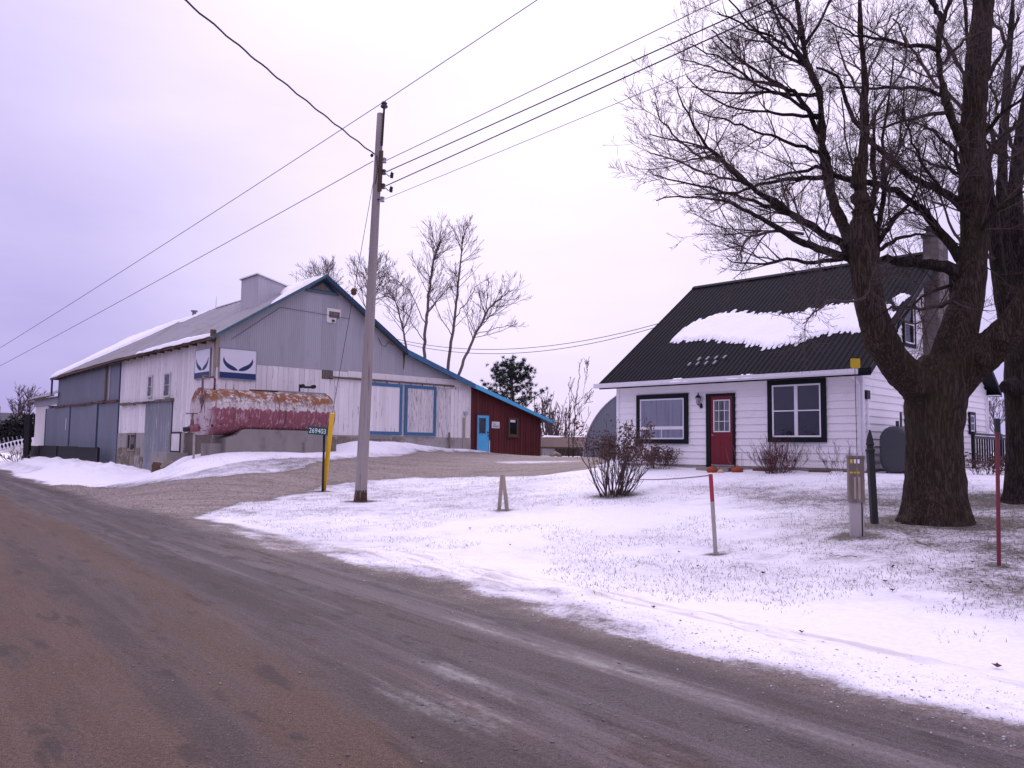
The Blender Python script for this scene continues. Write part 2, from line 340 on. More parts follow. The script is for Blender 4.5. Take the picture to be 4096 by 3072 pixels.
def fn(n): return np.interp(n, *FN)
KR = 5.0
_d = np.hypot(ctl[:, None, 0] - ctl[None, :, 0], ctl[:, None, 1] - ctl[None, :, 1])
_w = np.linalg.solve(np.exp(-_d / KR) + .02 * np.eye(len(ctl)), ctl[:, 2] - fn(sn(ctl[:, 0], ctl[:, 1])[1]))
def gz_base(x, y):
    x = np.atleast_1d(np.asarray(x, float)); y = np.atleast_1d(np.asarray(y, float))
    s, n = sn(x, y); z = np.zeros_like(x)
    for i in range(0, len(ctl)): z += _w[i] * np.exp(-np.hypot(x - ctl[i, 0], y - ctl[i, 1]) / KR)
    z = fn(n) + z * sm(n, -.2, 3.)
    z = z + 1.3 * sm(s, 50, 105) * sm(n, 2, 9)
    bx, by = w2loc(BB, x, y)
    pit = sm(by, 3.0, 3.8) * (1 - sm(by, 16, 24)) * sm(bx, -4.6, -3.0) * (1 - sm(bx, .2, .6))
    z = z * (1 - pit) + pit * np.minimum(z, .34)
    return z
def snowbank(x, y):
    s, n = sn(x, y)
    a = sm(s, 24, 33) * (1 - sm(s, 75, 110)) * sm(n, .9, 2.4) * (1 - sm(n, 3.4, 5.4))
    lump = fbm(x * .9, y * .9, 3, 4) * 1.1 + (vnoise(x * 3.1, y * 3.1, 9) - .4) * .7 + (vnoise(x * 6.3, y * 6.3, 10) - .5) * .3
    b = .34 * a * (.35 + lump)
    bx, by = w2loc(BB, x, y)
    m = .34 * np.exp(-((bx - 7) / 2.6) ** 2 - ((by + 1.0) / .9) ** 2) + .16 * np.exp(-((bx - 10.5) / 3.) ** 2 - ((by + .8) / .7) ** 2)
    return b + m, a
def gz(x, y, det=True):
    z = gz_base(x, y); b, a = snowbank(np.atleast_1d(np.asarray(x, float)), np.atleast_1d(np.asarray(y, float)))
    return z + b
def G(x, y): return float(gz(x, y)[0])
GRAV = np.array([(-6.3, 15.6), (-7.2, 18.6), (-7.3, 21.2), (-6.8, 24), (-6.25, 27.3), (-5.4, 29), (-4.2, 30), (-1.8, 31.0), (1.2, 29.6), (2.6, 28.9), (3.2, 30.5), (6, 40), (6, 47.5), (1.9, 46.5), (-.2, 44), (-2.39, 41.4), (-5.25, 37), (-7.2, 31.4), (-8.4, 28.1), (-10.25, 27.7), (-12.1, 28.1), (-14.6, 29.9), (-17.3, 32.3), (-18.2, 31.4)])
def sdf(P, x, y):
    d = np.full(x.shape, 1e9); ins = np.zeros(x.shape, bool); n = len(P)
    for i in range(n):
        a = P[i]; b = P[(i + 1) % n]; e = b - a
        wx = x - a[0]; wy = y - a[1]; t = np.clip((wx * e[0] + wy * e[1]) / (e @ e), 0, 1)
        d = np.minimum(d, np.hypot(wx - t * e[0], wy - t * e[1]))
        c = (a[1] > y) != (b[1] > y)
        xi = a[0] + (y - a[1]) / (b[1] - a[1] if b[1] != a[1] else 1e-9) * e[0]
        ins ^= c & (x < xi)
    return np.where(ins, -d, d)
def axis(lo, hi, step, far_lo, far_hi, g=1.12):
    a = list(np.arange(lo, hi, step)); st = step
    x = a[-1]
    while x < far_hi: st *= g; x += st; a.append(x)
    st = step; x = a[0]; pre = []
    while x > far_lo: st *= g; x -= st; pre.append(x)
    return np.array(pre[::-1] + a)
AS = axis(-9, 34, .13, -1500, 2600); AN = axis(-5.2, 17, .12, -1500, 2600)
SG, NG = np.meshgrid(AS, AN, indexing='ij')
X = R0[0] + SG * RS[0] + NG * RN[0]; Y = R0[1] + SG * RS[1] + NG * RN[1]
X = X.ravel(); Y = Y.ravel(); Sf = SG.ravel(); Nf = NG.ravel()
Z = gz(X, Y); dist = np.hypot(X, Y)
gd = sdf(GRAV, X, Y)
edge = (fbm(X * .9, Y * .9, 21) - .47) * 1.5 + (fbm(X * 5, Y * 5, 22, 3) - .44) * .35
gravel = 1 - sm(gd + edge * .7, -.35, .35)
redge = (fbm(Sf * .25, Nf * 1.2, 31) - .47) * 1.3 + (fbm(Sf * 1.5, Nf * 5, 32, 3) - .44) * .5
road = 1 - sm(Nf + redge, -.35, .75)
bankm = snowbank(X, Y)[1]
hx, hy = w2loc(HB, X, Y); bx, by = w2loc(BB, X, Y)
# how much snow lies where (0 bare .. 1 deep)
snow = .54 + (fbm(X * .28, Y * .28, 41) - .47) * .75 - .14 * sm(Sf, 4, 9) * (1 - sm(Nf, 7, 9)) * sm(Nf, 1, 2)
snow += .42 * np.exp(-((X - 1.2) / 3.2) ** 2 - ((Y - 17.0) / 2.2) ** 2)          # bright patch round the leaning stakes
snow += .30 * np.exp(-((X - 3.0) / 2.5) ** 2 - ((Y - 22.5) / 2.0) ** 2)
snow += .42 * (1 - sm(Nf, 1.2, 3.6)) * sm(-Sf, -4, 1)                               # ploughed verge
snow -= .32 * (.55 + .9 * fbm(X * .9, Y * .9, 98)) * sm(X, 3.5, 6.5) * (1 - sm(Nf, 12.5, 15)) * sm(Nf, 2.6, 5)
snow -= .2 * np.exp(-((X - 7.5) / 1.5) ** 2 - ((Y - 13.6) / .8) ** 2) + .25 * np.exp(-((X - 5.8) / .8) ** 2 - ((Y - 13.2) / .5) ** 2)
snow += .30 * sm(Nf, 10.5, 13) * (1 - sm(Nf, 18, 20)) * sm(X, 0, 3)
for px_, py_, rr_, am_ in ((-3.97, 22, .42, .9), (-5.98, 26.4, .3, .7), (3.02, 12.3, .14, .8), (6.02, 10.3, .16, .9), (-.19, 19, .22, .6), (5.15, 12.4, .30, .8), (5.87, 13.5, .35, .9), (2.53, 20.5, .65, .6), (7.14, 14.0, 1.0, .75), (9.95, 16.3, 1.1, .7)):   # snow melted back round trunks and posts
    snow -= am_ * np.exp(-(np.hypot(X - px_, (Y - py_) * 1.0) / rr_) ** 4) * (.55 + .9 * fbm(X * 3.5, Y * 3.5, 81))
snow = np.maximum(snow, bankm * 1.2)
snow = np.where((by < .5) & (by > -4.5) & (bx > -6) & (bx < 13), snow + .35 * sm(gd, .2, 1.6), snow)
snow = np.where((bx > -6) & (bx < .5) & (by > -1) & (by < 14), .95, snow)
snow = np.where(Nf > 60, .30 + .5 * sm(Nf, 110, 180), snow)
snow = np.where((Sf > 48) & (Nf > 5), .28 + .75 * sm(Nf, 28, 45), snow)
snow *= 1 - gravel * .98
strip = np.exp(-((X + .4 - .08 * (Y - 33)) / 3.2) ** 2 - ((Y - 34.6) / .8) ** 2)
snow += .55 * strip * gravel * sm(X, -2.2, 1.5)
snow = snow * (1 - road) - road * 1.2 - .6 * gravel * (snow < .2)
# road surface marks
gravel = np.maximum(gravel, .92 * np.exp(-(np.clip(Nf - .3, -9, 9) / .75) ** 4))
sand = np.exp(-((Nf + 4.0) / 1.6) ** 2) * .95 + np.exp(-((Nf + 2.3) / .6) ** 2) * .3
ice = np.exp(-((Nf + .55) / .55) ** 2) * sm(-Sf, -6, 3) * (.15 + 1.0 * fbm(Sf * .35, Nf * .6, 97)) + .75 * np.exp(-((Nf + 2.0) / .8) ** 2 - ((Sf + 4.4) / 1.4) ** 2)
ice += .5 * np.exp(-((Nf + .2) / .5) ** 2) * sm(Sf, 2, 26)
Z = Z + sm(Nf, .2, 1.2) * ((fbm(X * 1.6, Y * 1.6, 51) - .47) * .07 + (fbm(X * 7, Y * 7, 52, 3) - .44) * .02) * (1 - gravel) * (dist < 90)
Z = Z + .085 * np.exp(-((Nf - .95) / .5) ** 2) * sm(-Sf, -5, -1) * (.1 + 1.3 * fbm(X * 1.3, Y * 1.3, 53) + .9 * np.maximum(0, vnoise(X * 4.5, Y * 4.5, 54) - .45))
Z = Z - .02 * np.exp(-(gd / .4) ** 2) * (Nf > 1)
GV = np.stack([X, Y, Z], 1)
ni, nj = len(AS), len(AN)
ii, jj = np.meshgrid(np.arange(ni - 1), np.arange(nj - 1), indexing='ij')
q = (ii * nj + jj).ravel(); quads = np.stack([q, q + 1, q + 1 + nj, q + nj], 1)[:, ::-1]
def cmean(a): return a[quads].mean(1)
cn, cg, cs = cmean(Nf), cmean(gd), cmean(Sf)
is_road = (cn < .15) & (cn > -7.6)
is_drv = (~is_road) & (cg < 0)
def gmat():
    m, nt = newmat('ground'); pos = N(nt, 'ShaderNodeNewGeometry').outputs['Position']
    at = lambda n: N(nt, 'ShaderNodeAttribute', attribute_name=n).outputs['Fac']
    ang = math.atan2(RS[1], RS[0])
    rv = N(nt, 'ShaderNodeMapping', {0: pos, 2: (0, 0, -ang)}).outputs[0]
    st = N(nt, 'ShaderNodeMapping', {0: rv, 3: (.16, 1, 1)}).outputs[0]; st2 = N(nt, 'ShaderNodeMapping', {0: rv, 3: (.35, 1.3, 1)}).outputs[0]
    sn_, gr, rd, sa, ic = at('snow'), at('gravel'), at('road'), at('sand'), at('ice')
    n1 = noise(nt, pos, 2.2, 4, .6); n2 = noise(nt, pos, 17., 4, .65); n3 = noise(nt, pos, 75., 2, .6); n4 = noise(nt, pos, .5, 2)
    s1 = noise(nt, st, 1.1, 4, .6); s2 = noise(nt, st2, 2.3, 6, .68); s3 = noise(nt, st, 4.5, 4, .6)
    agg = noise(nt, pos, 130., 1, .7); agg2 = noise(nt, pos, 38., 3, .7)
    # grass and soil
    grass = MIX(nt, SS(nt, n2, .38, .62), (.055, .048, .035), (.15, .135, .105))
    grass = MIX(nt, SS(nt, n4, .45, .62), grass, (.12, .10, .085))
    # gravel
    gcol = MIX(nt, SS(nt, agg2, .35, .68), (.165, .128, .105), (.33, .272, .238))
    gcol = MIX(nt, SS(nt, agg, .58, .72), gcol, (.42, .37, .35))
    gl = noise(nt, N(nt, 'ShaderNodeMapping', {0: pos, 2: (0, 0, -.35), 3: (.25, 1.2, 1)}).outputs[0], 1.6, 5, .7)
    g9 = noise(nt, pos, 9., 3, .75); gcol = MIX(nt, MA(nt, 'MULTIPLY', SS(nt, g9, .52, .62), .55), gcol, (.115, .09, .075)); gcol = MIX(nt, MA(nt, 'MULTIPLY', SS(nt, g9, .46, .38), .45), gcol, (.38, .33, .30))
    gcol = MIX(nt, MA(nt, 'MULTIPLY', SS(nt, n1, .55, .72), .5), gcol, (.125, .10, .085))
    gcol = MIX(nt, MA(nt, 'MULTIPLY', SS(nt, gl, .50, .64), .5), gcol, (.14, .112, .098))
    gcol = MIX(nt, MA(nt, 'MULTIPLY', SS(nt, gl, .50, .36), .4), gcol, (.34, .295, .275))
    # asphalt
    lg = noise(nt, N(nt, 'ShaderNodeMapping', {0: rv, 3: (.045, 2.0, 1)}).outputs[0], 1.5, 5, .62)
    grit = MA(nt, 'ADD', MA(nt, 'MULTIPLY', agg, .6), MA(nt, 'MULTIPLY', agg2, .4))
    acol = MIX(nt, SS(nt, grit, .36, .64), (.040, .034, .036), (.135, .119, .122))
    acol = MIX(nt, MA(nt, 'MULTIPLY', SS(nt, lg, .47, .60), .7), acol, MIX(nt, SS(nt, grit, .38, .6), (.11, .098, .10), (.20, .18, .185)))
    acol = MIX(nt, MA(nt, 'MULTIPLY', SS(nt, s2, .52, .64), .75), acol, MIX(nt, SS(nt, grit, .4, .65), (.028, .023, .024), (.075, .064, .065)))
    lb = noise(nt, N(nt, 'ShaderNodeMapping', {0: rv, 3: (.07, 1.0, 1)}).outputs[0], .95, 4, .55)
    bs_ = MA(nt, 'ADD', sa, MA(nt, 'MULTIPLY', MA(nt, 'SUBTRACT', lb, .5), 3.0)); bs_ = MA(nt, 'ADD', bs_, MA(nt, 'MULTIPLY', MA(nt, 'SUBTRACT', lg, .5), 1.0)); bs_ = MA(nt, 'ADD', bs_, MA(nt, 'MULTIPLY', MA(nt, 'SUBTRACT', s2, .5), 1.0))
    acol = MIX(nt, MA(nt, 'MULTIPLY', SS(nt, bs_, .20, .95), .85), acol, MIX(nt, SS(nt, grit, .38, .62), (.044, .027, .018), (.140, .095, .068)))
    acol = MIX(nt, MA(nt, 'MULTIPLY', MA(nt, 'MULTIPLY', SS(nt, s3, .56, .64), SS(nt, n1, .42, .55)), .6), acol, (.036, .028, .028))
    acol = MIX(nt, MA(nt, 'MULTIPLY', SS(nt, MA(nt, 'ADD', lb, MA(nt, 'MULTIPLY', MA(nt, 'SUBTRACT', s2, .5), .5)), .50, .36), .62), acol, MIX(nt, SS(nt, grit, .4, .66), (.026, .019, .016), (.085, .064, .055)))
    acol = MIX(nt, 1., acol, (1.02, .93, .88), 'MULTIPLY')
    iv = MA(nt, 'ADD', ic, MA(nt, 'MULTIPLY', MA(nt, 'SUBTRACT', s2, .5), 2.4)); iv = MA(nt, 'ADD', iv, MA(nt, 'MULTIPLY', MA(nt, 'SUBTRACT', lg, .5), 1.6))
    iv = MA(nt, 'ADD', iv, MA(nt, 'MULTIPLY', MA(nt, 'SUBTRACT', n2, .5), .5))
    im = SS(nt, iv, .60, 1.20)
    acol = MIX(nt, MA(nt, 'MULTIPLY', im, .55), acol, MIX(nt, MA(nt, 'ADD', MA(nt, 'MULTIPLY', n2, .6), MA(nt, 'MULTIPLY', agg, .4)), (.13, .115, .112), (.36, .33, .335)))
    # blends
    base = MIX(nt, gr, grass, gcol)
    base = MIX(nt, rd, base, acol)
    sv = MA(nt, 'ADD', sn_, MA(nt, 'MULTIPLY', MA(nt, 'SUBTRACT', n1, .5), .85))
    sv = MA(nt, 'ADD', sv, MA(nt, 'MULTIPLY', MA(nt, 'SUBTRACT', n2, .5), .95))
    sv = MA(nt, 'ADD', sv, MA(nt, 'MULTIPLY', MA(nt, 'SUBTRACT', n3, .5), .55))
    smk = SS(nt, sv, -.02, .58)
    scol = MIX(nt, SS(nt, n2, .3, .75), (.80, .79, .825), (.88, .87, .90))
    scol = MIX(nt, SS(nt, MA(nt, 'ADD', sn_, MA(nt, 'MULTIPLY', MA(nt, 'SUBTRACT', n1, .5), .6)), .30, .90), (.60, .58, .625), scol)
    # sandy smears on the verge
    dirt = MA(nt, 'MULTIPLY', SS(nt, MA(nt, 'ADD', MA(nt, 'MULTIPLY', lg, .5), MA(nt, 'MULTIPLY', s2, .5)), .50, .62), MA(nt, 'MULTIPLY', SS(nt, at('verge'), .1, 1.), .8))
    scol = MIX(nt, dirt, scol, MIX(nt, agg2, (.30, .24, .20), (.62, .54, .49)))
    cc = MIX(nt, smk, base, scol)
    h = MA(nt, 'ADD', MA(nt, 'MULTIPLY', noise(nt, pos, 15., 3, .65), 1.1), MA(nt, 'MULTIPLY', noise(nt, pos, 110., 1), .25))
    rough = MA(nt, 'ADD', .85, MA(nt, 'MULTIPLY', MA(nt, 'MULTIPLY', im, rd), -.3))
    finish(nt, cc, rough, h, .5, .025, 0, .25)
gmat()
verge = (1 - sm(Nf, .8, 2.4)) * sm(-Sf, -8, -2)
def sub_ground(name, mask):
    Fq = quads[mask]; used, inv = np.unique(Fq, return_inverse=True)
    me = np_mesh(name, GV[used], inv.reshape(-1, 4))
    for an, arr in (('snow', snow), ('gravel', gravel), ('road', road), ('sand', sand), ('ice', ice), ('verge', verge)):
        a = me.attributes.new(an, 'FLOAT', 'POINT'); a.data.foreach_set('value', arr[used].astype(np.float32))
    return tag(link(name, me, 'ground'), kind='structure')
road_o = sub_ground('road', is_road); road_o['label'] = 'grey sanded country road with brown tyre streaks and ice patches'
drv_o = sub_ground('driveway', is_drv); drv_o['label'] = 'brown gravel driveway leading from the road to the barn'
yard_o = sub_ground('ground', ~(is_road | is_drv)); yard_o['label'] = 'snow dusted lawn, verge and fields'
def Gs(x, y):      # ground height incl. snow relief, from the nearest grid vertex
    s, n = sn(x, y); i = int(np.argmin(np.abs(AS - s))); j = int(np.argmin(np.abs(AN - n))); return float(GV[i * nj + j, 2])
# loose grit on the road and gravel stones on the driveway
def grit(name, label, n, fs, fn_, size, mat, dens):
    s = fs(n); nn = fn_(n, s); x = R0[0] + s * RS[0] + nn * RN[0]; y = R0[1] + s * RS[1] + nn * RN[1]
    d = np.hypot(x, y); keep = (d > 2.5) & (rng.random(n) < dens(x, y, s, nn)); x, y, s, nn = x[keep], y[keep], s[keep], nn[keep]; k = len(x)
    i = np.clip(np.searchsorted(AS, s), 1, ni - 1); j = np.clip(np.searchsorted(AN, nn), 1, nj - 1); fi = ((s - AS[i - 1]) / (AS[i] - AS[i - 1])); fj = ((nn - AN[j - 1]) / (AN[j] - AN[j - 1])); g = lambda a, b: GV[a * nj + b, 2]
    z = (g(i - 1, j - 1) * (1 - fi) + g(i, j - 1) * fi) * (1 - fj) + (g(i - 1, j) * (1 - fi) + g(i, j) * fi) * fj
    r = size(k); oct_ = np.array([(1, 0, 0), (-.4, .9, 0), (-.5, -.8, 0), (.1, .1, .45), (0, 0, -.4)]); a = rng.uniform(0, 2 * PI, k); c, sn_ = np.cos(a), np.sin(a)
    O = oct_[None] * rng.uniform(.6, 1.3, (k, 5, 3)) * r[:, None, None]
    V = np.stack([O[..., 0] * c[:, None] - O[..., 1] * sn_[:, None] + x[:, None], O[..., 0] * sn_[:, None] + O[..., 1] * c[:, None] + y[:, None], O[..., 2] + z[:, None] + r[:, None] * .2], -1).reshape(-1, 3)
    F_ = np.array([(0, 1, 3), (1, 2, 3), (2, 0, 3), (1, 0, 4), (2, 1, 4), (0, 2, 4)])[None] + np.arange(k)[:, None, None] * 5
    o = link(name, np_mesh(name, V, F_.reshape(-1, 3), False), mat); tag(o, label, name.split('_')[-1], kind='stuff')
grit('road_grit', 'fine grit scattered over the sanded road', 60000, lambda n: -9 + 24 * rng.random(n) ** 1.6, lambda n, s: rng.uniform(-6.2, .9, n), lambda k: rng.uniform(.0025, .006, k) * (1 + 2.0 * (rng.random(k) > .985)), 'stone_grit', lambda x, y, s, n: np.clip(7 / np.hypot(x, y), 0, 1) ** 1.5 * (.25 + 1.2 * fbm(s * .3, n * 2.2, 91)))
grit('driveway_stones', 'loose stones on the gravel driveway and its mouth', 26000, lambda n: rng.uniform(7, 28, n), lambda n, s: rng.uniform(-.5, 12, n), lambda k: rng.uniform(.008, .022, k), 'stone_grit', lambda x, y, s, n: (sdf(GRAV, x, y) < .1) * .8)
grit('slush_lumps', 'small lumps of pale slush along the right road edge', 5200, lambda n: rng.uniform(-9, 8, n), lambda n, s: rng.normal(.5, .32, n), lambda k: .004 + .012 * rng.random(k) ** 4, 'slush', lambda x, y, s, n: .2 + fbm(s * .9, n * 2, 95) * 1.2)
# grass blades through the snow
def grass():
    n = 60000
    s = rng.uniform(-9, 26, n * 3); nn = rng.uniform(.6, 15, n * 3)
    x = R0[0] + s * RS[0] + nn * RN[0]; y = R0[1] + s * RS[1] + nn * RN[1]
    d = np.hypot(x, y); keep = rng.random(n * 3) < np.clip(9 / d, 0, 1) ** 1.2
    si = np.clip(np.searchsorted(AS, s), 0, ni - 1); nj_ = np.clip(np.searchsorted(AN, nn), 0, nj - 1); idx = si * nj + nj_
    pat = snow[idx] + (fbm(x * 1.1, y * 1.1, 71) - .47) * 1.7
    keep &= (pat < .80 - .25 * rng.random(n * 3)) & (gravel[idx] < .35) & (road[idx] < .3)
    hx_, hy_ = w2loc(HB, x, y); keep &= ~((hx_ > -.1) & (hx_ < 8.1) & (hy_ > -.1))
    keep &= np.abs(np.arctan2(x, y)) < R(48)
    x, y, idx = x[keep][:n], y[keep][:n], idx[keep][:n]; k = len(x)
    z = GV[idx, 2] - .004; h = rng.uniform(.015, .05, k); a = rng.uniform(0, 2 * PI, k); wd = rng.uniform(.0025, .005, k)
    lx = rng.normal(0, .5, k) * h; ly = rng.normal(0, .5, k) * h
    V = np.empty((k, 3, 3)); V[:, 0] = np.stack([x - np.cos(a) * wd, y - np.sin(a) * wd, z], 1); V[:, 1] = np.stack([x + np.cos(a) * wd, y + np.sin(a) * wd, z], 1); V[:, 2] = np.stack([x + lx, y + ly, z + h], 1)
    me = np_mesh('grass', V.reshape(-1, 3), np.arange(3 * k).reshape(-1, 3), False)
    o = link('grass', me, 'grass_mat'); tag(o, 'short dry grass poking through the thin snow', 'grass', kind='stuff')
grass()

# ------------------------------------------------------------------ building helpers
def frame(mb, x0, x1, z0, z1, t, y0, y1):
    mb.box(x0, x1, y0, y1, z1 - t, z1); mb.box(x0, x1, y0, y1, z0, z0 + t)
    mb.box(x0, x0 + t, y0, y1, z0 + t, z1 - t); mb.box(x1 - t, x1, y0, y1, z0 + t, z1 - t); return mb
def window(par, loc, rz, w_, h, trim=.14, tm='black_trim', sash=.045, sm_='white_trim', panes=None, back=('blind', 'interior'), gl='glass', rails=(), name='window', label=None):
    """loc = lower left corner of the outer trim on the wall face; looks towards local -y. panes: list of (x0,x1,z0,z1) inside the trim"""
    t = trim; o = frame(MB(), 0, w_, 0, h, t, -.055, .0).build(name, tm, par, loc, (0, 0, rz), label=label)
    iw, ih = w_ - 2 * t, h - 2 * t
    frame(MB(), t, w_ - t, t, h - t, sash, -.045, -.005).build('sash', sm_, o)
    for (a, b, c, d) in rails: MB().box(t + a, t + b, -.046, -.006, t + c, t + d).build('mullion', sm_, o)
    for (a, b, c, d) in (panes or [(sash, iw - sash, sash, ih - sash)]):
        MB().box(t + a, t + b, -.034, -.031, t + c, t + d).build('pane', gl, o)
    MB().box(t + .01, w_ - t - .01, -.022, -.019, t + .01, t + (ih - .01) * (.5 if back[1] else 1)).build('room_dark' if back[1] else 'curtain', back[1] or back[0], o)
    if back[1]: MB().box(t + .01, w_ - t - .01, -.024, -.021, t + ih * .5, h - t - .01).build('blind', back[0], o)
    return o
def ribbed(P00, P10, P01, P11, width, pitch, h, rows=1, sag=None, duty=.18):
    """ribbed metal sheet: a along the ridge (ribs every pitch), b up the slope"""
    P00, P10, P01, P11 = [np.array(p, float) for p in (P00, P10, P01, P11)]
    n = np.cross(P10 - P00, P01 - P00); n /= np.linalg.norm(n)
    if n[2] < 0: n = -n
    k = int(round(width / pitch)); A = []
    for i in range(k):
        for f, z in ((.5 - duty, 0), (.5 - duty * .45, h), (.5 + duty * .45, h), (.5 + duty, 0)): A.append(((i + f) / k, z))
    A = [(0, 0)] + A + [(1, 0)]
    V = []; Fc = []
    for j in range(rows + 1):
        b = j / rows
        for a, z in A:
            p = (P00 * (1 - a) + P10 * a) * (1 - b) + (P01 * (1 - a) + P11 * a) * b + n * z
            if sag: p = p + np.array((0, 0, sag(a, b)))
            V.append(p)
    m = len(A)
    for j in range(rows):
        for i in range(m - 1): Fc.append((j * m + i, j * m + i + 1, (j + 1) * m + i + 1, (j + 1) * m + i))
    return MB().add(V, Fc)
def snow_patch(name, f, poly, thick, label, cell=.06, parent=None, rough=.5, seed=3, rib=0.):
    """f(a,b) -> point on the carrying surface (metres along / up), poly in the same (a,b)"""
    P = np.array(poly, float); lo = P.min(0) - .2; hi = P.max(0) + .2
    A = np.arange(lo[0], hi[0], cell); B = np.arange(lo[1], hi[1], cell); AA, BB_ = np.meshgrid(A, B, indexing='ij')
    d = -sdf(P, AA.ravel(), BB_.ravel()) + (fbm(AA.ravel() * 2.4, BB_.ravel() * .9, seed) - .47) * rough + (fbm(AA.ravel() * 9, BB_.ravel() * 4, seed + 1, 2) - .37) * rough * .4
    if rib: d = d - .09 + .16 * np.abs(np.sin(PI * (AA.ravel() / rib + .0))) * (.4 + 1.2 * vnoise(np.floor(AA.ravel() / rib), BB_.ravel() * .3, 77)) + .12 * (vnoise(np.floor(AA.ravel() / rib), np.floor(BB_.ravel() * .0), 78) - .5)
    hgt = thick * np.sqrt(np.clip(d / (thick * 2.2), 0, 1)) * (.75 + .5 * fbm(AA.ravel() * 1.7, BB_.ravel() * 1.7, seed + 2))
    O = f(0, 0); ea = f(1, 0) - O; eb = f(0, 1) - O; nn = np.cross(ea, eb); nn /= np.linalg.norm(nn)
    if nn[2] < 0: nn = -nn
    V = np.array([f(a, b) for a, b in zip(AA.ravel(), BB_.ravel())]) + nn[None] * (hgt - .006)[:, None]
    na, nb = len(A), len(B); ii, jj = np.meshgrid(np.arange(na - 1), np.arange(nb - 1), indexing='ij'); q = (ii * nb + jj).ravel()
    Q = np.stack([q, q + nb, q + nb + 1, q + 1], 1); Q = Q[(d[Q] > 0).any(1)]
    used, inv = np.unique(Q, return_inverse=True)
    o = link(name, np_mesh(name, V[used], inv.reshape(-1, 4)), 'snow_mat', parent)
    return tag(o, label, None, kind='stuff')
def copy_to(src, parent, loc=None, rot=None, scale=None):
    c = src.copy(); col.objects.link(c); c.parent = parent
    if loc is not None: c.location = loc
    if rot is not None: c.rotation_euler = rot
    if scale is not None: c.scale = scale
    return c

